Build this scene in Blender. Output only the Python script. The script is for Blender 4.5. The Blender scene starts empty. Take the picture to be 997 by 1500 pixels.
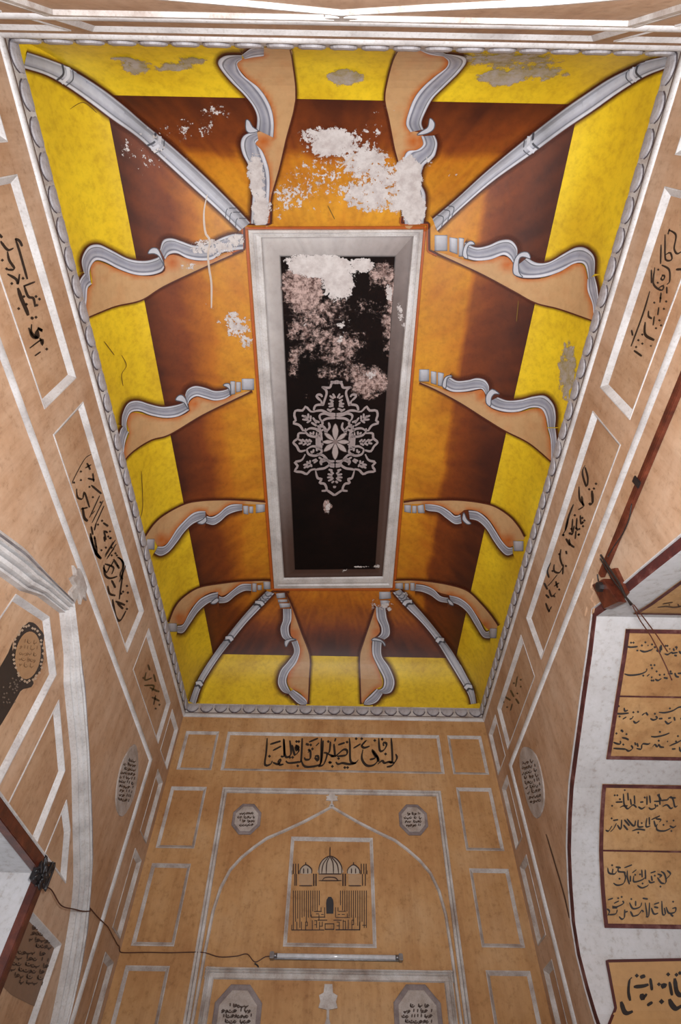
import bpy, bmesh, math, random
from mathutils import Vector, Matrix, noise
from mathutils.bvhtree import BVHTree
from mathutils.geometry import tessellate_polygon, delaunay_2d_cdt
random.seed(7)
C = bpy.context.scene.collection
SC = bpy.context.scene

# ------------------------------------------------------------------ camera, world, light, exposure
F_PX, YAW, PITCH, ROLL = 792.15, -0.0035, 0.9315, 0.0150
EYE = Vector((0, 0, 1.6))
def cam_axes():
    cy, sy, ce, se = math.cos(YAW), math.sin(YAW), math.cos(PITCH), math.sin(PITCH)
    f = Vector((-sy*ce, cy*ce, se)); r = Vector((cy, sy, 0)); u = r.cross(f)
    cr, sr = math.cos(ROLL), math.sin(ROLL)
    return cr*r + sr*u, -sr*r + cr*u, f
AR, AU, AF = cam_axes()
cam_data = bpy.data.cameras.new('camera'); cam = bpy.data.objects.new('camera', cam_data); C.objects.link(cam)
cam_data.sensor_fit = 'HORIZONTAL'; cam_data.sensor_width = 36; cam_data.lens = F_PX*36/997
cam_data.clip_start = 0.02
m3 = Matrix((AR, AU, -AF)).transposed()
cam.matrix_world = Matrix.Translation(EYE) @ m3.to_4x4()
SC.camera = cam
SC.view_settings.view_transform = 'Standard'; SC.view_settings.look = 'None'
SC.view_settings.gamma = 1; SC.view_settings.use_curve_mapping = False
SC.view_settings.exposure = 0.22
SC.cycles.use_denoising = True
SC.cycles.max_bounces = 8; SC.cycles.diffuse_bounces = 5

XL, XR, YN, YF = -1.596, 1.5576, -0.258, 5.129
world = bpy.data.worlds.new('sky'); SC.world = world; world.use_nodes = True
bg = world.node_tree.nodes['Background']; bg.inputs['Color'].default_value = (0.62, 0.78, 1.0, 1); bg.inputs['Strength'].default_value = .45

def area(name, loc, target, sx, sy, power, col):
    d = bpy.data.lights.new(name, 'AREA'); d.shape = 'RECTANGLE'; d.size = sx; d.size_y = sy; d.energy = power; d.color = col
    o = bpy.data.objects.new(name, d); C.objects.link(o); o.location = loc
    o.rotation_euler = (Vector(target)-Vector(loc)).to_track_quat('-Z', 'Y').to_euler()
    return o
# the lamp the photographer brought (flash beside the camera)
pl = bpy.data.lights.new('flash_lamp', 'SPOT'); pl.energy = 640; pl.shadow_soft_size = 0.12; pl.color = (0.95, 0.97, 1.0)
pl.spot_size = math.radians(176); pl.spot_blend = 1.0
po = bpy.data.objects.new('flash_lamp', pl); C.objects.link(po); po.location = (0.12, 0.05, 1.85)
po.rotation_euler = Vector((0, 1.3, 3.2)).to_track_quat('-Z', 'Y').to_euler()
# daylight through the three door openings
area('door_daylight', (3.2, 2.42, 1.2), (0, 2.42, 2.2), 2.2, 2.1, 22, (0.86, 0.93, 1.0))
area('door_daylight', (-2.25, 2.42, 1.4), (0, 2.42, 2.4), 1.6, 2.2, 14, (0.86, 0.93, 1.0))
area('door_daylight', (0, -0.55, 1.1), (0, 2.4, 1.6), 1.5, 2.0, 14, (0.9, 0.95, 1.0))

# ------------------------------------------------------------------ small helpers
def lin(c):
    c = c/255.0
    return c/12.92 if c <= 0.04045 else ((c+0.055)/1.055)**2.4
KA = 0.70     # the pigments and washes are all duller than fresh white
def rgb(r, g, b, a=1.0): return (KA*lin(r), KA*lin(g), KA*lin(b), a)
def mixc(a, b, t):
    t = max(0, min(1, t)); return tuple(a[i]*(1-t)+b[i]*t for i in range(4))
def ray(x, y): return AF + AR*((x-498.5)/F_PX) - AU*((y-750)/F_PX)

def link(name, mesh, parent=None, mat=None):
    o = bpy.data.objects.new(name, mesh); C.objects.link(o)
    if parent: o.parent = parent
    if mat: mesh.materials.append(mat)
    return o
def meshobj(name, verts, faces, mat, parent=None, smooth=False):
    me = bpy.data.meshes.new(name); me.from_pydata([tuple(v) for v in verts], [], faces); me.update()
    if smooth:
        me.polygons.foreach_set('use_smooth', [True]*len(me.polygons))
    return link(name, me, parent, mat)
def tag(o, label=None, cat=None, group=None, kind=None):
    if label: o['label'] = label
    if cat: o['category'] = cat
    if group: o['group'] = group
    if kind: o['kind'] = kind
    return o
def empty(name, loc, label, cat, group=None):
    o = bpy.data.objects.new(name, None); C.objects.link(o); o.location = loc; o.empty_display_size = .05
    return tag(o, label, cat, group)
def smooth_pts(pts, n=6, closed=False):
    if len(pts) < 3: return [tuple(p) for p in pts]
    out = []; N = len(pts)
    rng = range(N if closed else N-1)
    for i in rng:
        if closed: p0, p1, p2, p3 = pts[(i-1) % N], pts[i], pts[(i+1) % N], pts[(i+2) % N]
        else: p0, p1, p2, p3 = pts[max(i-1, 0)], pts[i], pts[i+1], pts[min(i+2, N-1)]
        for k in range(n):
            t = k/n; t2 = t*t; t3 = t2*t
            out.append(tuple(0.5*((2*b)+(-a+c)*t+(2*a-5*b+4*c-d)*t2+(-a+3*b-3*c+d)*t3) for a, b, c, d in zip(p0, p1, p2, p3)))
    if not closed: out.append(tuple(pts[-1]))
    return out
def resample(pts, n):
    d = [0]
    for a, b in zip(pts, pts[1:]): d.append(d[-1]+math.dist(a, b))
    out = []; j = 0
    for i in range(n):
        s = d[-1]*i/(n-1)
        while j < len(pts)-2 and d[j+1] < s: j += 1
        seg = d[j+1]-d[j]; t = 0 if seg < 1e-9 else (s-d[j])/seg
        out.append(tuple(a*(1-t)+b*t for a, b in zip(pts[j], pts[j+1])))
    return out
def plen(pts): return sum(math.dist(a, b) for a, b in zip(pts, pts[1:]))

# ------------------------------------------------------------------ materials
def nt(name):
    m = bpy.data.materials.new(name); m.use_nodes = True; t = m.node_tree
    return m, t, t.nodes['Principled BSDF']
def N(t, typ, **kw):
    n = t.nodes.new(typ)
    for k, v in kw.items():
        if k.startswith('in_'): n.inputs[int(k[3:])].default_value = v
        else: setattr(n, k, v)
    return n
def ramp(t, fac, stops):
    r = t.nodes.new('ShaderNodeValToRGB'); e = r.color_ramp.elements
    while len(e) < len(stops): e.new(0.5)
    for el, (p, c) in zip(e, stops): el.position = p; el.color = c
    t.links.new(fac, r.inputs[0]); return r
def noise_fac(t, scale, detail=5, rough=.6, vec=None, mapping=None):
    tc = t.nodes.new('ShaderNodeTexCoord'); src = tc.outputs['Object']
    if mapping:
        mp = t.nodes.new('ShaderNodeMapping'); mp.inputs['Scale'].default_value = mapping; t.links.new(src, mp.inputs[0]); src = mp.outputs[0]
    n = t.nodes.new('ShaderNodeTexNoise'); n.inputs['Scale'].default_value = scale; n.inputs['Detail'].default_value = detail; n.inputs['Roughness'].default_value = rough
    t.links.new(src, n.inputs['Vector']); return n.outputs['Fac']
def plaster(name, base, dark, lightc, rough=.75, bump=.15, streak=True, sc=1.0):
    m, t, b = nt(name)
    f1 = noise_fac(t, 1.7*sc, 6, .62)
    r1 = ramp(t, f1, [(.33, dark), (.52, base), (.70, lightc)])
    f2 = noise_fac(t, 26*sc, 5, .7)
    r2 = ramp(t, f2, [(.30, (.66, .60, .54, 1)), (.46, (.98, .98, .98, 1)), (.70, (1.08, 1.08, 1.1, 1))])
    mx = N(t, 'ShaderNodeMix', data_type='RGBA', blend_type='MULTIPLY'); mx.inputs[0].default_value = .75
    t.links.new(r1.outputs[0], mx.inputs[6]); t.links.new(r2.outputs[0], mx.inputs[7])
    out = mx.outputs[2]
    if streak:
        f3 = noise_fac(t, 3.0, 4, .7, mapping=(4, 4, .5))
        r3 = ramp(t, f3, [(.36, (.78, .72, .66, 1)), (.56, (1, 1, 1, 1))])
        m2 = N(t, 'ShaderNodeMix', data_type='RGBA', blend_type='MULTIPLY'); m2.inputs[0].default_value = .7
        t.links.new(out, m2.inputs[6]); t.links.new(r3.outputs[0], m2.inputs[7]); out = m2.outputs[2]
    t.links.new(out, b.inputs['Base Color']); b.inputs['Roughness'].default_value = rough
    bn = t.nodes.new('ShaderNodeBump'); bn.inputs['Strength'].default_value = bump; bn.inputs['Distance'].default_value = .01
    t.links.new(f2, bn.inputs['Height']); t.links.new(bn.outputs[0], b.inputs['Normal'])
    return m
M = {}
M['tan'] = plaster('tan_plaster', rgb(204, 166, 134), rgb(184, 140, 102), rgb(214, 182, 154))
M['ochre'] = plaster('ochre_plaster', rgb(200, 152, 98), rgb(180, 128, 76), rgb(208, 166, 118))  # the tan plaster made yellower: warm bounced light put into the colour
M['field'] = plaster('panel_plaster', rgb(198, 158, 122), rgb(180, 134, 96), rgb(208, 172, 140))
M['ofield'] = plaster('ochre_panel_plaster', rgb(198, 150, 96), rgb(180, 128, 76), rgb(206, 162, 114))  # panel tan with the same bounce tint mixed into its colour
M['white'] = plaster('whitewashed_trim', rgb(216, 212, 210), rgb(188, 182, 180), rgb(230, 228, 228), rough=.45, bump=.1, streak=False, sc=3)
M['greywhite'] = plaster('grey_wash', rgb(198, 190, 184), rgb(162, 146, 136), rgb(222, 218, 216), rough=.6, bump=.2, streak=False, sc=4)
M['whitewash'] = plaster('whitewash', rgb(206, 200, 198), rgb(188, 180, 176), rgb(216, 212, 212), streak=False)
M['maroon'] = plaster('maroon_paint', rgb(88, 30, 24), rgb(62, 20, 18), rgb(130, 84, 76), streak=False, sc=6)
M['brownwood'] = plaster('brown_painted_wood', rgb(96, 44, 28), rgb(70, 30, 20), rgb(120, 60, 40), rough=.4, streak=False, sc=8)
M['darkpanel'] = plaster('dark_panel', rgb(20, 9, 7), rgb(12, 5, 4), rgb(30, 14, 11), rough=.8, streak=False)
M['darkpanel'].node_tree.nodes['Principled BSDF'].inputs['Specular IOR Level'].default_value = .12
M['floor'] = plaster('stone_floor', rgb(190, 168, 140), rgb(160, 138, 112), rgb(205, 186, 160), streak=False)
def solid(name, col, rough=.5, metal=0.0):
    m, t, b = nt(name)
    f = noise_fac(t, 30, 3, .6); r = ramp(t, f, [(.3, tuple(c*.8 for c in col[:3])+(1,)), (.7, tuple(min(1, c*1.1) for c in col[:3])+(1,))])
    t.links.new(r.outputs[0], b.inputs['Base Color']); b.inputs['Roughness'].default_value = rough; b.inputs['Metallic'].default_value = metal
    return m
M['ink'] = solid('ink', rgb(38, 22, 14), .6)
M['ink_brown'] = solid('brown_ink', rgb(84, 52, 34), .7)
M['cable'] = solid('cable', rgb(78, 36, 22), .5)
M['blackcable'] = solid('black_cable', rgb(40, 34, 34), .4)
M['glass'] = solid('tube_glass', rgb(222, 222, 226), .12)
M['alu'] = solid('aluminium', rgb(150, 150, 154), .3, .8)
def paint_mat(name, alpha=True, rough=.5, mottle=.35, bump=.12):
    """pigment laid on by hand: colour comes from the painted mesh, brush streaks from noise"""
    m, t, b = nt(name)
    a = N(t, 'ShaderNodeVertexColor', layer_name='Col')
    f = noise_fac(t, 22, 6, .68); r = ramp(t, f, [(.32, (.72, .68, .66, 1)), (.52, (1, 1, 1, 1)), (.7, (1.12, 1.1, 1.1, 1))])
    mx = N(t, 'ShaderNodeMix', data_type='RGBA', blend_type='MULTIPLY'); mx.inputs[0].default_value = mottle
    t.links.new(a.outputs['Color'], mx.inputs[6]); t.links.new(r.outputs[0], mx.inputs[7])
    f2 = noise_fac(t, 2.2, 5, .6); r2 = ramp(t, f2, [(.35, (.82, .78, .74, 1)), (.6, (1, 1, 1, 1))])
    m2 = N(t, 'ShaderNodeMix', data_type='RGBA', blend_type='MULTIPLY'); m2.inputs[0].default_value = mottle*1.3
    t.links.new(mx.outputs[2], m2.inputs[6]); t.links.new(r2.outputs[0], m2.inputs[7])
    t.links.new(m2.outputs[2], b.inputs['Base Color']); b.inputs['Roughness'].default_value = rough
    if alpha: t.links.new(a.outputs['Alpha'], b.inputs['Alpha'])
    bn = t.nodes.new('ShaderNodeBump'); bn.inputs['Strength'].default_value = bump; bn.inputs['Distance'].default_value = .006
    t.links.new(f, bn.inputs['Height']); t.links.new(bn.outputs[0], b.inputs['Normal'])
    return m
M['paint'] = paint_mat('ceiling_paint', alpha=False, mottle=.72)
M['paint_a'] = paint_mat('glazed_paint', alpha=True)
def loss_mat(name, c_hi, c_lo, scale, soft, scale2=None):
    """worn patch: ragged edge from noise, its spread from the painted density"""
    m, t, b = nt(name)
    a = N(t, 'ShaderNodeVertexColor', layer_name='Col')
    f = noise_fac(t, scale, 9, .72)
    ad = N(t, 'ShaderNodeMath', operation='ADD'); t.links.new(a.outputs['Alpha'], ad.inputs[0]); t.links.new(f, ad.inputs[1])
    rr = ramp(t, ad.outputs[0], [(.985, (0, 0, 0, 1)), (.985+soft, (1, 1, 1, 1))])
    sb = N(t, 'ShaderNodeMath', operation='SUBTRACT'); sb.inputs[1].default_value = .0
    t.links.new(ad.outputs[0], sb.inputs[0]); t.links.new(sb.outputs[0], rr.inputs[0])
    rr.color_ramp.elements[0].position = .87; rr.color_ramp.elements[1].position = .87+soft
    t.links.new(rr.outputs[0], b.inputs['Alpha'])
    f2 = noise_fac(t, scale2 or 14, 6, .7)
    rc = ramp(t, f2, [(.38, c_lo), (.6, c_hi)]); t.links.new(rc.outputs[0], b.inputs['Base Color'])
    b.inputs['Roughness'].default_value = .8
    return m
M['loss'] = loss_mat('bare_plaster_chips', rgb(222, 216, 214), rgb(196, 186, 184), 30, .02)
M['mildew'] = loss_mat('brown_damp_bloom', rgb(204, 176, 168), rgb(74, 42, 34), 19, .16, 34)
M['greyscuff'] = loss_mat('grey_scuff', rgb(178, 166, 156), rgb(158, 140, 96), 16, .10)

# ------------------------------------------------------------------ surfaces seen by the camera
class Plane:
    """wall frame: u along, v up, d out of the wall into the room"""
    def __init__(s, kind, d=0.0): s.k = kind; s.d = d
    def P(s, u, v, d=0.0):
        d += s.d
        if s.k == 'L': return Vector((XL+d, u, v))
        if s.k == 'R': return Vector((XR-d, u, v))
        if s.k == 'E': return Vector((u, YF-d, v))
        return Vector((u, YN+d, v))
    def uv(s, x, y):
        r = ray(x, y)
        if s.k == 'L': t = (XL+s.d)/r.x
        elif s.k == 'R': t = (XR-s.d)/r.x
        elif s.k == 'E': t = (YF-s.d)/r.y
        else: t = (YN+s.d)/r.y
        p = EYE + r*t
        return (p.y, p.z) if s.k in 'LR' else (p.x, p.z)
    def at(s, x, y, off=0.002):
        return s.P(*s.uv(x, y), off)
class Surf:
    def __init__(s, verts, faces): s.b = BVHTree.FromPolygons([tuple(v) for v in verts], faces)
    def at(s, x, y, off=0.002):
        r = ray(x, y).normalized(); loc, nor, i, d = s.b.ray_cast(EYE, r)
        if loc is None: return None
        if nor.dot(r) > 0: nor = -nor
        return loc + nor*off
class Painter:
    def __init__(s, surf): s.s = surf; s.v = []; s.f = []; s.c = []
    def grid(s, rows, cols_rgba, off):
        """rows: list of lists of px points"""
        base = len(s.v); ok = []
        w = len(rows[0])
        for r, cr in zip(rows, cols_rgba):
            for p, c in zip(r, cr):
                q = s.s.at(p[0], p[1], off); ok.append(q is not None)
                s.v.append(q if q is not None else Vector((0, 0, 0))); s.c.append(c)
        for i in range(len(rows)-1):
            for j in range(w-1):
                a = i*w+j; ids = (a, a+1, a+w+1, a+w)
                if all(ok[k] for k in ids): s.f.append(tuple(base+k for k in ids))
    def band(s, A, B, cross, off=.006, step=3.0, shade=None, n=6):
        A = smooth_pts(A, n); B = smooth_pts(B, n)
        k = max(4, int(max(plen(A), plen(B))/step)); A = resample(A, k); B = resample(B, k)
        rows = []; cols = []
        for i, (a, b) in enumerate(zip(A, B)):
            sh = 1.0 if shade is None else interp(shade, i/(k-1))
            rows.append([(a[0]*(1-t)+b[0]*t, a[1]*(1-t)+b[1]*t) for t, c in cross])
            cols.append([(c[0]*sh, c[1]*sh, c[2]*sh, c[3]) for t, c in cross])
        s.grid(rows, cols, off)
    def line(s, pts, w, cross, off=.004, step=3.0, smooth=True, n=6, closed=False):
        P = smooth_pts(pts, n, closed) if smooth else list(pts)
        if closed: P.append(P[0])
        k = max(3, int(plen(P)/step)+1); P = resample(P, k)
        rows = []; cols = []
        for i, p in enumerate(P):
            a = P[max(i-1, 0)]; b = P[min(i+1, k-1)]
            dx, dy = b[0]-a[0], b[1]-a[1]; L = math.hypot(dx, dy) or 1; nx, ny = -dy/L, dx/L
            ww = w if not callable(w) else w(i/(k-1))
            rows.append([(p[0]+nx*ww*t, p[1]+ny*ww*t) for t, c in cross]); cols.append([c for t, c in cross])
        s.grid(rows, cols, off)
    def fill(s, poly, col, off=.004, step=7.0):
        xs = [p[0] for p in poly]; ys = [p[1] for p in poly]
        k = max(6, int(plen(poly+[poly[0]])/step)); edge = resample(list(poly)+[poly[0]], k+1)[:-1]
        edge = list(poly) if len(poly) > k else edge
        pts = [Vector(p) for p in edge]; E = [(i, (i+1) % len(edge)) for i in range(len(edge))]
        def inside(x, y):
            c = False
            for i in range(len(edge)):
                x1, y1 = edge[i]; x2, y2 = edge[i-1]
                if (y1 > y) != (y2 > y) and x < (x2-x1)*(y-y1)/(y2-y1)+x1: c = not c
            return c
        y = min(ys)+step/2
        while y < max(ys):
            x = min(xs)+step/2
            while x < max(xs):
                if inside(x, y) and min(math.dist((x, y), e) for e in edge) > step*.4: pts.append(Vector((x, y)))
                x += step
            y += step
        vs, es, fs, *_ = delaunay_2d_cdt(pts, E, [], 1, 1e-4)
        base = len(s.v); ok = []
        for v in vs:
            q = s.s.at(v[0], v[1], off); ok.append(q is not None); s.v.append(q if q is not None else Vector((0, 0, 0)))
            s.c.append(col(v[0], v[1]) if callable(col) else col)
        for f in fs:
            if all(ok[i] for i in f): s.f.append(tuple(base+i for i in f))
    def strokes(s, crop, data, w, col, off=.003, nib=0.9, thin=.35, n=5):
        """pen writing: strokes 'x,y x,y; ...' in the coordinates of a magnified crop; one point = a rhombic dot"""
        x0, y0, sc = crop
        ca = math.cos(nib); sa = math.sin(nib)
        for st in data.split(';'):
            pts = []
            ww = w
            for tok in st.split():
                if tok[0] == 'w': ww = w*float(tok[1:]); continue
                a, b = tok.split(','); pts.append((x0+float(a)/sc, y0+float(b)/sc))
            if not pts: continue
            if len(pts) == 1:
                x, y = pts[0]; h = ww*.95
                s.grid([[(x, y-h), (x+h, y)], [(x-h, y), (x, y+h)]], [[col, col]]*2, off); continue
            P = smooth_pts(pts, n); k = max(3, min(24, int(plen(P)/1.3)+2)); P = resample(P, k)
            rows = []
            for i, p in enumerate(P):
                a = P[max(i-1, 0)]; b = P[min(i+1, k-1)]; dx, dy = b[0]-a[0], b[1]-a[1]; L = math.hypot(dx, dy) or 1
                dx /= L; dy /= L
                g = abs(dx*sa+dy*ca); t = i/(k-1); tp = .55+.45*min(1, 5*t, 5*(1-t)+.3)
                h = .8*ww*(thin+(1-thin)*g)*tp
                rows.append([(p[0]-dy*h, p[1]+dx*h), (p[0]+dy*h, p[1]-dx*h)])
            s.grid(rows, [[col, col]]*k, off)
    def build(s, name, mat, parent=None):
        me = bpy.data.meshes.new(name); me.from_pydata([tuple(v) for v in s.v], [], s.f)
        ca = me.color_attributes.new('Col', 'FLOAT_COLOR', 'POINT')
        flat = [x for c in s.c for x in c]; ca.data.foreach_set('color', flat)
        bm = bmesh.new(); bm.from_mesh(me); loose = [v for v in bm.verts if not v.link_faces]
        bmesh.ops.delete(bm, geom=loose, context='VERTS'); bm.to_mesh(me); bm.free(); me.update()
        return link(name, me, parent, mat)
def interp(tab, t):
    for (a, x), (b, y) in zip(tab, tab[1:]):
        if t <= b: return x+(y-x)*(t-a)/max(b-a, 1e-9)
    return tab[-1][1]
def Z(crop, s):
    """'x,y x,y' in magnified-crop coordinates -> photograph pixels"""
    return [(crop[0]+float(a)/crop[2], crop[1]+float(b)/crop[2]) for a, b in (t.split(',') for t in s.split())]

PL, PR, PE, PN = Plane('L'), Plane('R'), Plane('E'), Plane('N')
DEP = .022     # depth of the recessed panels
def tubebar(pl, pts, r, mat, name, parent, seg=6, closed=False, d0=0.0):
    """half-round plaster bead run along wall points (u,v)"""
    n = len(pts); verts = []; faces = []
    for i, p in enumerate(pts):
        a = Vector(pts[i-1]) if (i > 0 or closed) else None; b = Vector(pts[(i+1) % n]) if (i < n-1 or closed) else None
        P = Vector(p)
        t1 = (P-a).normalized() if a is not None else None; t2 = (b-P).normalized() if b is not None else None
        if t1 is None: t1 = t2
        if t2 is None: t2 = t1
        n1 = Vector((-t1.y, t1.x)); n2 = Vector((-t2.y, t2.x)); nn = (n1+n2); nn = nn/max(nn.length_squared, .2)*2
        for k in range(seg+1):
            an = math.pi*k/seg
            q = P+nn*(r*math.cos(an)); verts.append(pl.P(q.x, q.y, d0+r*.9*math.sin(an)))
    w = seg+1
    for i in range(n if closed else n-1):
        for k in range(seg):
            a = i*w+k; b = ((i+1) % n)*w+k; faces.append((a, a+1, b+1, b))
    return meshobj(name, verts, faces, mat, parent, smooth=True)
def flatband(pl, A, B, hgt, mat, name, parent, prof=None):
    """relief band between two wall polylines; prof = [(t across, height)]"""
    prof = prof or [(0, 0), (.12, hgt), (.88, hgt), (1, 0)]
    k = 40 if len(A) > 2 else 2
    A = resample(A, k); B = resample(B, k); verts = []; faces = []
    for a, b in zip(A, B):
        for t, h in prof: verts.append(pl.P(a[0]*(1-t)+b[0]*t, a[1]*(1-t)+b[1]*t, h))
    w = len(prof)
    for i in range(k-1):
        for j in range(w-1): a = i*w+j; faces.append((a, a+1, a+w+1, a+w))
    return meshobj(name, verts, faces, mat, parent)
def offset_poly(poly, d):
    n = len(poly); out = []
    area2 = sum(poly[i-1][0]*poly[i][1]-poly[i][0]*poly[i-1][1] for i in range(n)); sg = 1 if area2 > 0 else -1
    for i in range(n):
        p0, p1, p2 = Vector(poly[i-1]), Vector(poly[i]), Vector(poly[(i+1) % n])
        a = (p1-p0).normalized(); b = (p2-p1).normalized()
        n1 = Vector((-a.y, a.x))*sg; n2 = Vector((-b.y, b.x))*sg; nn = n1+n2; nn = nn/nn.length_squared*2
        out.append(tuple(p1+nn*d))
    return out
def wallmesh(pl, outline, holes, mat, name):
    loops = [outline]+holes
    flat = [p for l in loops for p in l]
    tris = tessellate_polygon([[Vector((p[0], p[1], 0)) for p in l] for l in loops])
    o = meshobj(name, [pl.P(*p) for p in flat], [tuple(t) for t in tris], mat)
    return tag(o, kind='structure')
def recess(pl, poly, wall, field_mat, trim_mat, name='recessed_panel', bev=.03, dep=DEP, label=None):
    """sunken panel: whitewashed bevelled reveal around a flat field"""
    inn = offset_poly(poly, bev); n = len(poly)
    lip = offset_poly(poly, -.006)
    verts = [pl.P(*p, .0) for p in lip]+[pl.P(*p, .005) for p in lip]+[pl.P(*p, .005) for p in poly]+[pl.P(*p, -dep) for p in inn]
    faces = []
    for r in range(3):
        for i in range(n): j = (i+1) % n; faces.append((r*n+i, r*n+j, (r+1)*n+j, (r+1)*n+i))
    o = meshobj(name, verts, faces, trim_mat, wall)
    if label: o['label'] = label
    f = meshobj('panel_field', [pl.P(*p, -dep) for p in inn], [tuple(range(n))], field_mat, o)
    return o
def rect(u0, u1, v0, v1): return [(u0, v0), (u1, v0), (u1, v1), (u0, v1)]

# ------------------------------------------------------------------ arches
RC, LC = 2.42, 2.34
HALF_R = [(0, 3.85), (.22, 3.745), (.5, 3.63), (.887, 3.463), (1.1, 3.37), (1.28, 3.26), (1.46, 3.13), (1.61, 2.98), (1.74, 2.82), (1.80, 2.68), (1.81, 2.53), (1.80, 2.4), (1.76, 2.25), (1.70, 2.12), (1.70, 0)]
HALF_LO = [(0, 3.845), (.25, 3.75), (.556, 3.65), (1.0, 3.42), (1.374, 3.21), (1.58, 3.08), (1.727, 2.945), (1.9, 2.78), (2.0, 2.596), (2.06, 2.36), (2.06, 0)]
HALF_LI = [(0, 3.73), (.25, 3.62), (.376, 3.53), (.83, 3.325), (1.348, 3.0), (1.5, 2.9), (1.60, 2.794), (1.78, 2.51), (1.87, 2.32), (1.87, 0)]
def arch(half, c): return [(c-h, z) for h, z in reversed(half)]+[(c+h, z) for h, z in half[1:]]
TOPZ = 5.0
SIDE_FRIEZE = [(.0, .14), (.28, 1.31), (1.475, 3.33), (3.55, 4.6), (4.72, 5.05)]
NARROW_Z = [(3.60, 4.11), (2.94, 3.46), (2.2, 2.79)]

def side_wall(pl, half, c, name, mat):
    holes = []; spec = []
    for i, (a, b) in enumerate(SIDE_FRIEZE):
        aa = a+(.0 if pl.k == 'L' else .02*(i == 2)); holes.append(rect(a, b, 4.255, 4.665)); spec.append('frieze')
    for z0, z1 in NARROW_Z: holes.append(rect(4.80, 5.03, z0, z1)); spec.append('narrow')
    A = arch(half, c)
    outline = [(YN, 0)]+A+[(YF, 0), (YF, TOPZ), (YN, TOPZ)]
    w = wallmesh(pl, outline, holes, mat, name)
    objs = [recess(pl, h, w, M['field'], M['white'] if s == 'frieze' else M['greywhite']) for h, s in zip(holes, spec)]
    return w, objs
wl, pan_l = side_wall(PL, HALF_LO, LC, 'wall_left', M['tan'])
wr, pan_r = side_wall(PR, HALF_R, RC, 'wall_right', M['tan'])

def alfiz(pl, wall, y0, y1, z):
    tubebar(pl, [(y0, 1.0), (y0, z), (y1, z), (y1, 1.0)], .022, M['white'], 'bead_moulding', wall)
alfiz(PL, wl, .30, 4.53, 4.06); alfiz(PR, wr, .24, 4.63, 4.12)

# cornice around the room: bead plus scalloped strip
def cornice(pl, a, b, name):
    o = meshobj(name, [pl.P(a, 4.885, .012), pl.P(b, 4.885, .012), pl.P(b, 5.0, .02), pl.P(a, 5.0, .02), pl.P(a, 4.885, 0), pl.P(b, 4.885, 0)], [(0, 1, 2, 3), (0, 1, 5, 4)], M['greywhite'])
    tag(o, kind='structure')
    tubebar(pl, [(a, 4.872), (b, 4.872)], .02, M['white'], 'bead_moulding', o)
    n = max(4, int(round((b-a)/.15))); w = (b-a)/n; me = None
    mg = None
    for i in range(n):
        c = a+w*(i+.5)
        if me is None:
            vs = []; fs = []
            K = 8
            for rx, ry, h in ((.50, .088, .002), (.45, .076, .003), (.43, .074, .012), (.30, .05, .017)):
                for k in range(K+1):
                    an = math.pi*k/K; vs.append((math.cos(an)*w*rx, -math.sin(an)*ry, h))
            vs.append((0, 0, .016))
            for q in range(3):
                for k in range(K): fs.append((q*(K+1)+k, q*(K+1)+k+1, (q+1)*(K+1)+k+1, (q+1)*(K+1)+k))
            for k in range(K): fs.append((3*(K+1)+k, 3*(K+1)+k+1, 4*(K+1)))
            me = bpy.data.meshes.new('scallop'); me.from_pydata(vs, [], fs); me.materials.append(M['scallop']); me.materials.append(M['slate_dark'])
            me.polygons.foreach_set('material_index', [1]*K+[0]*(len(fs)-K)); me.update()
        s = bpy.data.objects.new('scallop', me); C.objects.link(s); s.parent = o
        O = pl.P(c, 4.982, .014); ex = (pl.P(c+1, 4.982, .014)-O); ey = Vector((0, 0, 1)); ez = (pl.P(c, 4.982, 1.014)-O)
        s.matrix_local = Matrix((( ex.x, ey.x, ez.x, O.x), (ex.y, ey.y, ez.y, O.y), (ex.z, ey.z, ez.z, O.z), (0, 0, 0, 1)))
    # dark line painted between the scallops
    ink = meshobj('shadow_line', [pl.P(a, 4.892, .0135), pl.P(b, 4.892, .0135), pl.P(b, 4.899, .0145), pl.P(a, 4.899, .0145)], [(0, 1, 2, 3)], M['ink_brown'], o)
    return o
M['slate_dark'] = solid('slate_line', rgb(92, 80, 84), .7)
M['scallop'] = plaster('scallop_grey', rgb(176, 170, 172), rgb(150, 142, 144), rgb(196, 192, 196), rough=.6, streak=False, sc=5)
cornice(PL, YN, YF, 'trim_1'); cornice(PR, YN, YF, 'trim_2'); cornice(PE, XL, XR, 'trim_3'); cornice(PN, XL, XR, 'trim_4')

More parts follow.
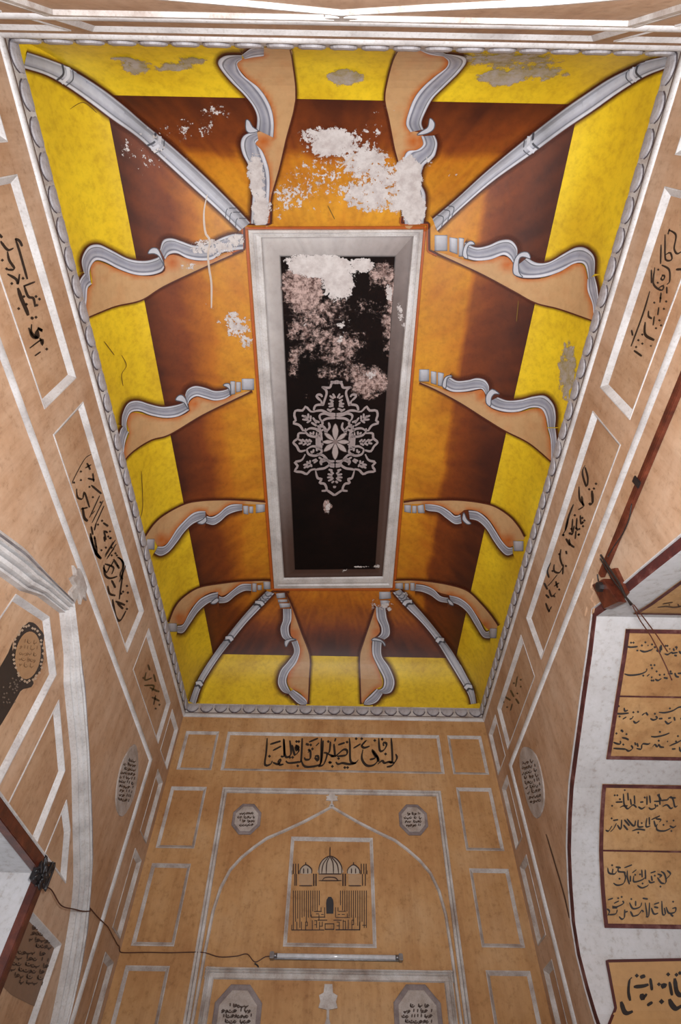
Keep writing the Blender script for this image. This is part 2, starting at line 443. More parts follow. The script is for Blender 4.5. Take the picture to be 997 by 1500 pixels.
# ------------------------------------------------------------------ right arch: deep whitewashed barrel with lettered panels
DEEP = 3.05
prof_r = arch(HALF_R, RC)
def barrel_pts(profile, x0, x1, n=8):
    vs = []; fs = []
    for (y, z) in profile:
        for k in range(n+1): vs.append(Vector((x0+(x1-x0)*k/n, y, z)))
    for i in range(len(profile)-1):
        for k in range(n): a = i*(n+1)+k; fs.append((a, a+1, a+n+2, a+n+1))
    return vs, fs
dense_r = []
for a, b in zip(prof_r, prof_r[1:]):
    for k in range(4): t = k/4; dense_r.append((a[0]*(1-t)+b[0]*t, a[1]*(1-t)+b[1]*t))
dense_r.append(prof_r[-1])
bv, bf = barrel_pts(dense_r, XR, DEEP)
soffit = meshobj('arch_soffit', bv, bf, M['whitewash'], wr)
S_SOFF = Surf(bv, bf)
def soff_pt(s, x, off=0.0):
    """point on the far (s>0) or near (s<0) half of the soffit, s = arc length from the apex"""
    sg = 1 if s >= 0 else -1; s = abs(s); acc = 0
    for (a, za), (b, zb) in zip(HALF_R, HALF_R[1:]):
        L = math.hypot(b-a, zb-za)
        if s <= acc+L:
            t = (s-acc)/L; dy, dz = (b-a)/L, (zb-za)/L
            nn = Vector((0, dz*sg, -dy)) if sg > 0 else Vector((0, -dz, -dy))
            return Vector((x, RC+sg*(a+(b-a)*t), za+(zb-za)*t))+nn.normalized()*off
        acc += L
def soff_quad(s0, s1, x0, x1, off, name, mat, parent, th=None):
    n = 14; vs = []; fs = []
    for i in range(n+1):
        s = s0+(s1-s0)*i/n; vs += [soff_pt(s, x0, off), soff_pt(s, x1, off)]
    for i in range(n): a = 2*i; fs.append((a, a+1, a+3, a+2))
    return meshobj(name, vs, fs, mat, parent)
PX0, PX1 = 1.738, 2.95
def soff_panel(s0, s1, x0=PX0, x1=PX1, split=None, label=None):
    p = soff_quad(s0, s1, x0, x1, .004, 'inscription_panel', M['ofield'], wr)
    if label: p['label'] = label
    bw = .026
    for a, b, c, d in ((s0, s0+bw, x0, x1), (s1-bw, s1, x0, x1), (s0, s1, x0, x0+bw), (s0, s1, x1-bw, x1)):
        soff_quad(a, b, c, d, .008, 'border_stripe', M['maroon'], p)
    if split: soff_quad(split-.006, split+.006, x0, x1, .0075, 'border_stripe', M['maroon'], p)
    return p
sp1 = soff_panel(.075, .98, split=.527, label='tan panel with four lines of black script on the white arch soffit')
sp2 = soff_panel(1.165, 2.07, split=1.617, label='tan panel with four lines of tightly stacked black script')
spn = soff_panel(-.98, -.075, split=None, label='tan panel on the near slope of the white arch')
# maroon stripe along the outer edge of the arch
def curve_band(pl, profile, w_in, w_out, hgt, mat, name, parent, prof=None):
    def off(d):
        out = []
        for i, p in enumerate(profile):
            a = Vector(profile[max(i-1, 0)]); b = Vector(profile[min(i+1, len(profile)-1)]); t = (b-a).normalized(); n = Vector((-t.y, t.x)); out.append(tuple(Vector(p)+n*d))
        return out
    A, B = off(w_in), off(w_out); prof = prof or [(0, 0), (.1, hgt), (.9, hgt), (1, 0)]
    verts = []; faces = []
    for a, b in zip(A, B):
        for t, h in prof: verts.append(pl.P(a[0]*(1-t)+b[0]*t, a[1]*(1-t)+b[1]*t, h))
    w = len(prof)
    for i in range(len(A)-1):
        for j in range(w-1): q = i*w+j; faces.append((q, q+1, q+w+1, q+w))
    return meshobj(name, verts, faces, mat, parent)
o = curve_band(PR, prof_r, 0, .054, .004, M['maroon'], 'arch_stripe', wr); o['label'] = 'dark maroon stripe edging the white arch'
curve_band(PR, prof_r, .054, .062, .010, M['whitewash'], 'arch_lip', wr)

# ------------------------------------------------------------------ left arch: fluted archivolt, recessed tympanum, door
ao = arch(HALF_LO, LC); ai = [(a*1.031, 1.6+(b-1.6)*1.031 if b > 0 else b) for a, b in arch(HALF_LI, LC)]
flut = [(0, .0), (.02, .03), (.15, .04), (.19, .012), (.23, .036), (.36, .044), (.40, .012), (.44, .034), (.58, .036), (.62, .004), (.66, .014), (.80, .010), (.84, -.02), (.88, -.012), (.97, -.012), (1, -.05)]
def between(A, B, prof, pl, name, mat, parent, n=90):
    h = len(A)//2
    AA = resample(A[:h+1], n)+resample(A[h:], n)[1:]; h2 = len(B)//2
    BB = resample(B[:h2+1], n)+resample(B[h2:], n)[1:]
    verts = []; faces = []; w = len(prof)
    for a, b in zip(AA, BB):
        for t, d in prof: verts.append(pl.P(a[0]*(1-t)+b[0]*t, a[1]*(1-t)+b[1]*t, d))
    for i in range(len(AA)-1):
        for j in range(w-1): q = i*w+j; faces.append((q, q+1, q+w+1, q+w))
    o = meshobj(name, verts, faces, mat, parent); o.data.materials.append(M['groove'])
    for i in range(len(AA)-1):
        for j in (2, 3, 6, 9, 12): o.data.polygons[i*(w-1)+j].material_index = 1
    return o
M['groove'] = plaster('shaded_grimy_groove', rgb(140, 128, 126), rgb(112, 98, 96), rgb(168, 160, 160), streak=False, sc=4)  # greyer groove faces: shade painted in so the flutes read, along with grime
o = between(ao, ai, flut, PL, 'archivolt', M['white'], wl); o['label'] = 'fluted white moulding around the pointed arch'
PT = Plane('L', -.05)
KT = 1.031
def deeper(P): return [(a*KT, 1.6+(b-1.6)*KT if b > 0 else b) for a, b in P]
DY0, DY1, DZ = 1.42, 3.43, 2.80
house = [(1.955, 2.87), (2.6, 2.87), (2.6, 3.50), (2.275, 3.635), (1.955, 3.49)]
quadp = [(2.755, 2.82), (3.185, 2.84), (3.155, 3.235), (2.755, 3.43)]
quadm = [(4.68-3.185, 2.84), (4.68-2.755, 2.82), (4.68-2.755, 3.36), (4.68-3.155, 3.20)]
quadm = [(1.42, 2.84), (1.83, 2.84), (1.83, 3.38), (1.45, 3.18)]
tri = [(3.33, 2.86), (3.72, 2.86), (3.52, 3.06), (3.33, 3.14)]
lowp = [(3.42, 2.02), (3.98, 2.02), (3.97, 2.62), (3.42, 2.62)]
tym_holes = [deeper(h) for h in (house, quadp, quadm, tri, lowp)]
tym_out = ai+[ (DY1, 0), (DY1, DZ), (DY0, DZ), (DY0, 0)]
tym = wallmesh(PT, tym_out, tym_holes, M['tan'], 'tympanum'); tym.parent = wl; del tym['kind']
# a house-shaped panel round the medallion, slanting panels and the dark lettered one
pan_t = [recess(PT, h, wl, M['field'], M['white'], bev=.024) for h in tym_holes]
pan_t[0]['label'] = 'gabled recessed panel holding the floral medallion'
# door opening in the tympanum: deep white reveal, brown frame
dr = tag(meshobj('door_1', [Vector((XL-.05, DY0, 0)), Vector((XL-.62, DY0, 0)), Vector((XL-.62, DY0, DZ)), Vector((XL-.05, DY0, DZ)),
    Vector((XL-.05, DY1, 0)), Vector((XL-.62, DY1, 0)), Vector((XL-.62, DY1, DZ)), Vector((XL-.05, DY1, DZ))],
    [(0, 1, 2, 3), (4, 7, 6, 5), (3, 2, 6, 7)], M['whitewash']), kind='structure')
def box(name, lo, hi, mat, parent=None, bev=.004):
    bm = bmesh.new(); bmesh.ops.create_cube(bm, size=1)
    for v in bm.verts: v.co = Vector([(lo[i]+hi[i])/2+(v.co[i])*(hi[i]-lo[i]) for i in range(3)])
    if bev: bmesh.ops.bevel(bm, geom=bm.edges, offset=bev, segments=2, affect='EDGES')
    me = bpy.data.meshes.new(name); bm.to_mesh(me); bm.free(); return link(name, me, parent, mat)
fw = .055
for lo, hi in (((XL-.06, DY0-fw, 0), (XL-.01, DY0+.01, DZ+.03)), ((XL-.06, DY1-.01, 0), (XL-.01, DY1+fw, DZ+.03)), ((XL-.06, DY0-fw, DZ-.01), (XL-.005, DY1+fw, DZ+fw))):
    b = box('door_frame', lo, hi, M['brownwood'], dr)
for lo, hi in (((XL-.052, DY0-fw-.05, DZ+fw+.02), (XL-.03, DY1+fw+.05, DZ+fw+.035)),):
    box('door_bead', lo, hi, M['white'], dr, .003)

# ------------------------------------------------------------------ end wall and near wall (twins): frieze, framed pointed arches
END_FRIEZE = [(-1.52, -1.195), (-1.095, 1.055), (1.15, 1.485)]
END_SIDE = [rect(-1.525, -1.205, 3.605, 4.12), rect(-1.52, -1.205, 2.925, 3.475), rect(-1.52, -1.205, 2.2, 2.795),
            rect(1.155, 1.475, 3.625, 4.155), rect(1.155, 1.475, 2.95, 3.475), rect(1.155, 1.475, 2.2, 2.80)]
def end_wall(pl, name):
    opening = None
    holes = [rect(a, b, 4.295, 4.685) for a, b in END_FRIEZE]+END_SIDE
    if pl.k == 'N': outline = [(XL, 0), (-.75, 0), (-.75, 2.1), (.75, 2.1), (.75, 0), (XR, 0), (XR, TOPZ), (XL, TOPZ)]
    else: outline = [(XL, 0), (XR, 0), (XR, TOPZ), (XL, TOPZ)]
    mat = M['ochre'] if pl.k == 'E' else M['tan']
    if pl.k == 'E': pic = rect(-.365, .338, 2.935, 3.70); holes.append(pic)
    w = wallmesh(pl, outline, holes, mat, name)
    ps = [recess(pl, h, w, M['ofield'] if pl.k == 'E' else M['field'], M['greywhite'] if pl.k == 'E' else M['white'], bev=.022, dep=.012) for h in holes]
    # outer frame
    f = .05
    prof2 = [(0, 0), (.06, .014), (.4, .016), (.48, .006), (.56, .016), (.94, .014), (1, 0)]
    for A, B in ((((-1.05, 4.125), (1.0, 4.125)), ((-1.05+f, 4.125-f), (1.0-f, 4.125-f))), (((-1.05, 4.125), (-1.012, 1.4)), ((-1.05+f, 4.125-f), (-1.012+f, 1.4))), (((1.0, 4.125), (.985, 1.4)), ((1.0-f, 4.125-f), (.985-f, 1.4)))):
        flatband(pl, list(A), list(B), .015, M['greywhite'], 'frame_moulding', w, prof2)
    # pointed arch bead
    HA = [(0, 3.965), (.10, 3.91), (.24, 3.835), (.42, 3.75), (.56, 3.69), (.665, 3.615), (.76, 3.535), (.84, 3.44), (.895, 3.31), (.925, 3.15), (.935, 2.9), (.94, 2.5), (.94, 1.4)]
    ap = [(-.022-h, z) for h, z in reversed(HA)]+[(-.022+h, z) for h, z in HA[1:]]
    curve_band(pl, ap, -.013, .013, .014, M['greywhite'], 'arch_moulding', w, [(0, 0), (.2, .014), (.8, .014), (1, 0)])
    # lower alcove frame
    for A, B in ((((-.93, 2.80), (.90, 2.80)), ((-.93, 2.73), (.90, 2.73))), (((-.925, 2.80), (-.925, 1.2)), ((-.86, 2.80), (-.86, 1.2))), (((.895, 2.80), (.895, 1.2)), ((.83, 2.80), (.83, 1.2)))):
        flatband(pl, list(A), list(B), .02, M['greywhite'], 'frame_moulding', w, [(0, 0), (.05, .02), (.2, .024), (.25, .012), (.45, .02), (.5, .01), (.9, .014), (1, 0)])
    # finials: little lily in relief
    def finial(c, v, hw, H, n='finial'):
        sh = [(.45, 0), (.14, .22), (.13, .42), (1.0, .46), (.82, .60), (.98, .74), (.5, .80), (.42, 1.0)]
        poly = [(c+a*hw, v+b*H) for a, b in sh]+[(c-a*hw, v+b*H) for a, b in reversed(sh)]
        k = len(poly)
        verts = [pl.P(*p, 0) for p in poly]+[pl.P(*p, .014) for p in poly]
        tr = tessellate_polygon([[Vector((x, y, 0)) for x, y in poly]])
        return meshobj(n, verts, [(i, (i+1) % k, k+(i+1) % k, k+i) for i in range(k)]+[tuple(k+i for i in t) for t in tr], M['greywhite'], w)
    finial(-.022, 3.965, .055, .12); finial(-.018, 2.47, .068, .24)
    return w, ps
we, pan_e = end_wall(PE, 'wall_end')
wn, pan_n = end_wall(PN, 'wall_near')
tubebar(PN, [(-1.35, 1.0), (-1.35, 4.2), (1.3, 4.2), (1.3, 1.0)], .018, M['white'], 'bead_moulding', wn)

# closing wall of the deep recess behind the right arch, with its doorway
wo = wallmesh(Plane('R', -(DEEP-XR)), [(RC-2.1, 0), (RC-1.15, 0), (RC-1.15, 2.35), (RC+1.15, 2.35), (RC+1.15, 0), (RC+2.1, 0), (RC+2.1, 4.1), (RC-2.1, 4.1)], [], M['whitewash'], 'wall_outer')
# floor: below the frame
fl = tag(meshobj('floor', [Vector((XL-1.2, YN-1, 0)), Vector((DEEP+1, YN-1, 0)), Vector((DEEP+1, YF+.1, 0)), Vector((XL-1.2, YF+.1, 0))], [(0, 1, 2, 3)], M['floor']), kind='structure')
# outer shell of the deep right arch so that no sky leaks around the soffit
# ------------------------------------------------------------------ ceiling: coved vault painted with a false balustrade of brackets
TX0, TX1, TY0, TY1, TZ = -.681, .580, .680, 4.209, 5.873
COVE = [(0, 0), (.04, .25), (.12, .45), (.225, .58), (.45, .76), (.7, .90), (1, 1)]
def cove_h(a):
    P = COVE
    for i in range(len(P)-1):
        if a <= P[i+1][0]:
            t = (a-P[i][0])/(P[i+1][0]-P[i][0])
            m = []
            for j in (i, i+1):
                if j == 0: m.append((P[1][1]-P[0][1])/(P[1][0]-P[0][0])*1.1)
                elif j == len(P)-1: m.append((P[j][1]-P[j-1][1])/(P[j][0]-P[j-1][0]))
                else: m.append(.5*((P[j][1]-P[j-1][1])/(P[j][0]-P[j-1][0])+(P[j+1][1]-P[j][1])/(P[j+1][0]-P[j][0])))
            h = P[i+1][0]-P[i][0]; t2 = t*t; t3 = t2*t
            return (2*t3-3*t2+1)*P[i][1]+(t3-2*t2+t)*h*m[0]+(-2*t3+3*t2)*P[i+1][1]+(t3-t2)*h*m[1]
    return 1
def cove_pt(side, a, u):
    x0 = XL+(TX0-XL)*a; x1 = XR+(TX1-XR)*a; y0 = YN+(TY0-YN)*a; y1 = YF+(TY1-YF)*a; z = 5.0+.873*cove_h(a)
    if side == 'L': return Vector((x0, y0+(y1-y0)*u, z))
    if side == 'R': return Vector((x1, y0+(y1-y0)*u, z))
    if side == 'N': return Vector((x0+(x1-x0)*u, y0, z))
    return Vector((x0+(x1-x0)*u, y1, z))
YEL, YEL2 = rgb(250, 216, 40), rgb(228, 186, 24)
OCH, ORG, BRN, DRK = rgb(232, 164, 34), rgb(196, 114, 20), rgb(132, 60, 12), rgb(70, 24, 8)
def cove_col(side, a, u, yellow):
    if yellow: return mixc(YEL2, YEL, .5+.6*noise.noise(Vector((a*6, u*9, ord(side)))))
    q = (a-.225)/.775; w = .05*noise.noise(Vector((u*14, a*3, 3+ord(side))))
    if side == 'L': tab = [(0, 0.0), (.09, .55), (.3, 1.05), (.5, 1.9), (.62, 2.5), (1, 2.6)]
    elif side == 'R': tab = [(0, 0.0), (.12, .25), (.32, .7), (.50, 1.15), (.56, 2.35), (1, 2.75)]
    elif side == 'N': tab = [(0, .2), (.15, .75), (.36, 1.1), (.42, 2.2), (.8, 2.75), (1, 2.7)]
    else: tab = [(0, .1), (.25, .5), (.45, 1.2), (.62, 1.6), (1, 2.0)]
    t = interp(tab, min(1, max(0, q+w)))+.34*noise.noise(Vector((u*55, a*5, 9)))+.3*noise.noise(Vector((u*7, a*4, 2)))
    if side in 'LR': t -= .55*max(0, u-.45)*(1 if t > .8 else 0)
    t = max(0, min(3, t)); pal = [DRK, BRN, ORG, OCH]; i = min(2, int(t))
    return mixc(pal[i], pal[i+1], t-i)
cv, cf, cc = [], [], []
for side in 'LRNF':
    nu = 110 if side in 'LR' else 70
    for yellow, aa in ((True, [0, .01, .02, .035, .05, .075, .1, .13, .16, .19, .225]), (False, [.225+.775*i/30 for i in range(31)])):
        base = len(cv)
        for a in aa:
            for j in range(nu+1): u = j/nu; cv.append(cove_pt(side, a, u)); cc.append(cove_col(side, a, u, yellow))
        for i in range(len(aa)-1):
            for j in range(nu): q = base+i*(nu+1)+j; cf.append((q, q+1, q+nu+2, q+nu+1))
ceil_me = bpy.data.meshes.new('ceiling'); ceil_me.from_pydata([tuple(v) for v in cv], [], cf)
at = ceil_me.color_attributes.new('Col', 'FLOAT_COLOR', 'POINT'); at.data.foreach_set('color', [x for c in cc for x in c])
ceil_me.polygons.foreach_set('use_smooth', [True]*len(cf)); ceil_me.update()
ceiling = link('ceiling', ceil_me, None, M['paint']); tag(ceiling, kind='structure')
cp_v = [Vector((TX0, TY0, TZ)), Vector((TX1, TY0, TZ)), Vector((TX1, TY1, TZ)), Vector((TX0, TY1, TZ))]
S_CEIL = Surf(cv+cp_v, cf+[(len(cv), len(cv)+1, len(cv)+2, len(cv)+3)])
S_TRAY = Surf([Vector((TX0-3, TY0-3, TZ)), Vector((TX1+3, TY0-3, TZ)), Vector((TX1+3, TY1+3, TZ)), Vector((TX0-3, TY1+3, TZ))], [(0, 1, 2, 3)])
# ------------------------------------------------------------------ painting on the cove
HALO = rgb(86, 30, 10); H0 = HALO[:3]+(0.0,); H1 = HALO[:3]+(.85,)
HALOX = [(-1, H0), (-.45, HALO[:3]+(.4,)), (-.12, H1), (.12, H1), (.45, HALO[:3]+(.4,)), (1, H0)]
def g(v, b=0): return rgb(v-3, v-1, v+9+b)
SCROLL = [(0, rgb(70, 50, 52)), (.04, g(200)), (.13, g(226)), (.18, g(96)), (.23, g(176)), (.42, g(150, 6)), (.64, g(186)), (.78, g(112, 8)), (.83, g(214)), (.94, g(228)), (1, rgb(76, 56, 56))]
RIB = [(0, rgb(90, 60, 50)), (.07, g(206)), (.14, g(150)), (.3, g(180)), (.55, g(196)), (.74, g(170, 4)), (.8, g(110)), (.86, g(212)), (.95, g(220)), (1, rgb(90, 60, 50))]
TANC, ORC = rgb(206, 164, 116), rgb(196, 102, 34)
BR = [
 dict(c=(290, 50, 4.985), face="430,100 665,90 685,200 710,470 640,760 590,980 530,1200 525,1380 485,1385 515,1100 500,930 430,850 400,780 430,710 500,700 500,560 440,420 360,320 290,240 270,190 340,165",
  edge="668,88 690,200 714,470 645,760 595,980 535,1200 530,1385", bands=[("480,75 390,90 320,140", "480,150 400,160 340,172"), ("320,142 200,145 145,185 160,240 240,340 330,430 400,520 430,600 425,690", "320,175 285,205 300,250 350,310 440,380 500,460 540,550 555,650 550,750"), ("430,705 340,730 310,790 325,870 370,960 400,1080 385,1380", "440,770 420,800 470,850 510,950 525,1050 520,1200 500,1385")],
  leaf=["350,620 375,625 400,670 440,700 380,715 350,690"], eye=(480, 780, 60), cap=[], name='near'),
 dict(c=(540, 50, 4.985), face="230,80 180,180 140,330 120,470 150,620 190,830 240,1050 250,1380 330,1380 330,1000 400,880 410,780 380,720 320,700 320,600 370,480 430,390 530,300 590,240 575,180 520,120 400,90",
  edge="230,80 178,180 136,330 116,470 146,620 186,830 236,1050 246,1380", bands=[("330,75 440,80 560,130", "380,110 450,140 545,152"), ("560,132 690,150 715,190 660,270 560,370 470,460 415,560 385,640 400,690", "545,152 580,190 560,240 480,300 390,380 330,460 290,560 270,650 300,710"), ("480,735 500,790 490,860 470,900 400,960 380,1080 415,1180 400,1380", "380,740 395,800 350,840 270,860 240,1000 240,1200 260,1385")],
  leaf=["385,700 430,670 445,605 480,640 470,690 420,720 350,730"], eye=(325, 780, 60), cap=[], name='near'),
 dict(c=(100, 320, 3.323), face="75,485 90,345 115,320 105,240 135,208 200,230 300,270 400,280 470,255 465,205 500,175 560,190 640,208 720,190 800,160 850,152 700,218 470,325 355,395 230,425 140,460",
  edge="850,154 700,220 470,327 355,397 230,427 140,462 75,490", bands=[("62,480 45,400 48,310 75,265", "75,485 85,400 90,340 110,320"), ("70,260 60,200 90,140 140,125 200,150 290,195 370,205 430,190 445,175", "105,315 100,250 130,205 180,215 250,250 330,275 400,275 450,260 465,240"), ("445,150 460,105 500,95 550,110 610,130 680,125 740,95 800,75 850,75", "470,200 490,175 530,170 580,195 640,205 700,200 750,165 850,150")],
  leaf=["385,170 400,145 430,145 450,180 465,230 440,185 415,170"], eye=(505, 215, 40), cap=[], name='side'),
 dict(c=(610, 320, 3.323), face="90,160 240,205 300,207 420,182 465,210 470,240 480,280 540,295 640,285 760,222 815,230 835,300 840,350 860,420 865,498 700,440 578,408 470,350 300,260",
  edge="80,165 300,262 470,352 578,410 700,442 865,500", bands=[("540,190 590,215 650,210 720,170 780,140 830,145 870,190 870,270", "475,240 490,280 540,290 620,285 700,260 770,220 820,225 840,300"), ("870,280 885,340 890,430 875,490", "835,295 835,350 860,420 865,495"), ("235,115 290,140 350,130 410,105 460,105 490,140 490,180", "230,190 290,205 360,200 420,178 450,190 470,215 472,216")],
  leaf=["470,250 480,195 510,165 545,165 555,195 520,185 500,200 500,260 520,285 480,275", "225,180 235,130 265,108 285,125 255,130 245,160 250,195"], eye=(440, 225, 34), cap=["88,80 150,80 150,158 88,158", "160,90 200,95 200,175 160,160", "205,92 232,95 225,185 205,185"], name='side'),
 dict(c=(160, 530, 4.154), face="78,610 95,500 120,435 105,370 135,308 250,330 340,345 430,330 490,295 480,255 530,212 640,238 730,210 860,175 700,255 550,330 365,440 250,475 140,545",
  edge="870,178 700,257 550,332 365,442 250,477 140,547 80,612", bands=[("70,610 50,500 60,420 80,390", "80,610 90,500 110,435 115,430"), ("70,385 75,320 110,250 170,235 240,255 320,272 400,262 455,245", "105,430 100,370 125,310 180,300 250,325 340,340 420,330 485,292"), ("460,200 475,165 520,145 580,155 640,175 700,170 735,155", "475,265 490,230 530,208 580,220 640,235 700,225 740,200")],
  leaf=["400,230 415,205 440,200 465,230 480,290 455,250 430,238", "690,140 715,128 735,140 735,205 725,160"], eye=(515, 255, 34), cap=["735,115 765,115 765,195 735,200", "770,120 800,120 800,180 770,185", "805,100 880,100 880,170 805,170"], name='side'),
 dict(c=(590, 520, 4.154), face="100,162 260,215 300,225 400,225 480,210 500,240 505,290 540,325 620,350 720,345 800,325 850,330 870,380 880,450 900,530 905,645 770,535 620,458 500,385 350,290 200,210",
  edge="100,168 200,212 350,292 500,387 620,460 770,537 905,650", bands=[("580,255 640,275 720,270 800,250 870,248 920,300 935,370 930,440", "510,290 540,320 620,345 700,345 780,320 840,325 870,370 885,440"), ("932,445 940,520 935,600 915,655", "885,445 900,500 905,570 905,650"), ("280,125 330,155 400,150 450,138 500,150 525,190 520,230", "245,195 300,222 380,222 450,208 480,205 500,230 505,240")],
  leaf=["508,290 510,240 545,205 590,235 560,235 540,260 535,310", "240,185 255,135 290,120 300,130 270,140 262,200"], eye=(475, 250, 34), cap=["100,85 160,85 160,160 97,160", "170,95 205,100 205,180 170,170", "212,102 250,108 240,190 212,185"], name='side'),
 dict(c=(200, 710, 4.985), face="60,375 120,290 200,220 340,145 450,120 600,112 750,115 935,130 930,142 780,140 700,138 650,160 590,212 520,228 500,190 420,205 330,275 250,390 200,442 150,450 120,395 60,395",
  edge="60,375 120,288 200,218 340,143 450,118 600,109 750,111 940,122", bands=[("125,500 170,520 230,490 290,420 340,350 400,290 470,255 500,240", "150,450 200,445 240,400 290,320 340,265 400,210 450,190 500,190"), ("505,280 560,292 610,265 660,220 720,195 770,185", "510,225 550,232 600,205 650,160 700,140 770,140")],
  leaf=["440,275 480,285 510,260 500,230 480,250"], eye=(180, 400, 50), cap=["50,395 125,395 125,475 55,470", "775,150 815,150 815,215 780,210", "820,155 850,155 850,205 820,205", "870,140 935,140 935,195 870,205"], name='side'),
 dict(c=(580, 710, 4.985), face="940,380 900,310 830,230 720,160 600,130 450,115 300,115 150,118 60,130 60,142 210,138 330,153 400,195 440,222 470,210 490,185 560,182 640,215 700,280 760,380 810,450 855,450 865,410 940,400",
  edge="940,380 900,308 830,228 720,157 600,127 450,111 300,111 150,114 55,127", bands=[("855,505 810,515 760,470 710,400 660,320 600,265 540,250", "855,455 820,455 770,400 720,320 670,250 600,195 530,185"), ("480,280 430,285 370,245 310,200 240,190 215,180", "470,215 430,225 390,190 330,155 260,140 210,140")],
  leaf=["495,200 485,250 520,285 550,280 520,250 505,215"], eye=(820, 405, 50), cap=["860,410 935,410 935,485 865,485", "60,145 110,145 110,205 60,195", "118,150 150,150 150,205 118,205", "155,150 200,140 210,205 160,205"], name='side'),
 dict(c=(240, 830, 3.988), face="25,325 60,240 110,180 200,125 330,100 470,85 580,82 620,85 510,98 440,105 380,150 330,172 300,145 230,170 160,240 110,335 70,330",
  edge="25,325 60,238 110,178 200,122 330,97 470,82 625,78", bands=[("75,385 110,385 150,330 200,260 260,210 310,200", "75,345 110,335 145,270 200,195 260,160 315,145"), ("320,212 370,205 420,165 470,140 510,140", "320,170 350,175 400,135 450,100 510,98")],
  leaf=["270,210 295,215 320,195 305,180"], eye=(90, 300, 36), cap=["20,330 70,330 75,380 25,380", "515,95 540,95 540,145 515,145", "545,105 570,105 570,135 545,135", "580,85 620,85 622,130 582,130"], name='side'),
 dict(c=(510, 830, 3.988), face="875,345 840,290 780,220 700,145 600,110 480,90 380,80 275,82 275,92 390,98 460,108 520,145 590,165 660,185 720,240 770,310 820,370 872,358",
  edge="878,345 840,288 780,217 700,142 600,107 480,86 380,77 270,78", bands=[("830,418 790,410 750,350 700,270 650,225 600,205", "825,375 800,375 760,300 710,225 650,180 590,165"), ("580,210 530,200 480,165 430,145 390,140", "585,180 540,170 500,130 450,108 395,100")],
  leaf=["580,185 590,215 615,225 610,205"], eye=(800, 345, 36), cap=["830,360 872,360 868,418 830,418", "275,95 320,92 320,130 275,125", "330,95 355,95 355,135 330,135", "362,92 388,92 390,140 362,138"], name='side'),
 dict(c=(240, 830, 3.988), face="705,150 745,230 800,380 850,520 848,650 840,800 800,740 740,710 720,660 740,600 790,520 785,440 740,400 745,300 745,240",
  edge="708,150 748,230 802,380 852,520 850,650 843,805", bands=[("695,245 695,310 680,360 690,410 715,430", "745,245 745,310 730,350 735,400 760,425"), ("745,440 760,500 720,560 680,610 665,680 690,730 730,745", "780,430 795,490 775,560 730,620 715,670 730,715 745,740"), ("725,740 750,770 790,805 830,808", "755,720 800,750 832,780 835,805")],
  leaf=["710,430 705,450 715,470 735,435 775,425 745,420"], eye=(765, 390, 34), cap=["655,155 705,150 710,180 660,185", "665,190 720,190 722,205 668,208", "672,212 735,212 738,235 680,240"], name='far'),
 dict(c=(510, 830, 3.988), face="160,230 130,320 90,440 68,520 70,650 75,800 110,760 160,715 200,690 170,590 138,510 138,430 170,400 185,370 165,300",
  edge="158,230 128,320 88,440 66,520 68,650 73,805", bands=[("215,235 225,300 240,350 240,400 210,425", "160,235 165,300 190,350 190,390 170,410"), ("195,440 195,520 240,590 270,670 255,730 220,745 195,740", "140,430 140,510 170,580 205,650 205,700 185,720 170,720"), ("200,745 170,790 130,808 90,808", "165,715 130,750 100,780 90,805")],
  leaf=["135,430 150,415 190,425 215,450 212,465 195,440 160,432"], eye=(165, 385, 34), cap=["180,145 245,145 250,185 180,190", "185,195 235,195 235,228 190,228"], name='far'),
]
def dist_seg(p, a, b):
    vx, vy = b[0]-a[0], b[1]-a[1]; L = vx*vx+vy*vy or 1e-9
    t = max(0, min(1, ((p[0]-a[0])*vx+(p[1]-a[1])*vy)/L)); return math.hypot(p[0]-a[0]-vx*t, p[1]-a[1]-vy*t)
def make_bracket(B):
    c = B['c']; k = 5/c[2]
    bands = [(Z(c, a), Z(c, b)) for a, b in B['bands']]
    p = Painter(S_CEIL); edge = Z(c, B['edge'])
    p.line(edge, 5.0, HALOX, off=.002)
    for a, b in bands: p.line(a, 8.5, HALOX, off=.002); p.line(b, 3.0, HALOX, off=.0022)
    inner = [pt for a, b in bands for pt in [b]]
    ex, ey, er = B['eye']; eye = Z(c, '%g,%g' % (ex, ey))[0]; er /= c[2]
    face = smooth_pts(Z(c, B['face']), 3, True)
    def col(x, y):
        d = min(dist_seg((x, y), L[i], L[i+1]) for L in inner for i in range(len(L)-1))
        t = max(0, 1-d/7.5)+.25*noise.noise(Vector((x*.06, y*.06, 0)))
        t = max(t, 1.15-math.dist((x, y), eye)/er*.8)
        return mixc(TANC, ORC, t)
    p.fill(face, col, off=.004, step=5.5)
    p.line(edge, .9, [(-1, HALO), (1, HALO)], off=.0055)
    o = p.build('painted_bracket', M['paint_a'], ceiling)
    q = Painter(S_CEIL)
    for i, (a, b) in enumerate(bands):
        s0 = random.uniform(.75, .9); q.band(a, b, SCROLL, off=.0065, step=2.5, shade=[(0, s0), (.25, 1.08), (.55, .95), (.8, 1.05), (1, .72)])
    for lf in B['leaf']:
        L = Z(c, lf); q.fill(smooth_pts(L, 3, True), g(206), off=.008, step=4); q.line(smooth_pts(L, 3, True), .7, [(-1, g(90)), (1, g(90))], off=.009, smooth=False, closed=True, step=2)
    for cp in B['cap']:
        L = Z(c, cp); a, b, d, e = L
        q.band([a, b], [e, d], [(0, g(110)), (.07, g(214)), (.5, g(196)), (.9, g(170)), (1, g(90))], off=.0075, step=3, shade=[(0, .55), (.12, 1.05), (.6, .95), (.9, .8), (1, .45)])
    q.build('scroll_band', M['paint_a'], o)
    return o
for B in BR: make_bracket(B)
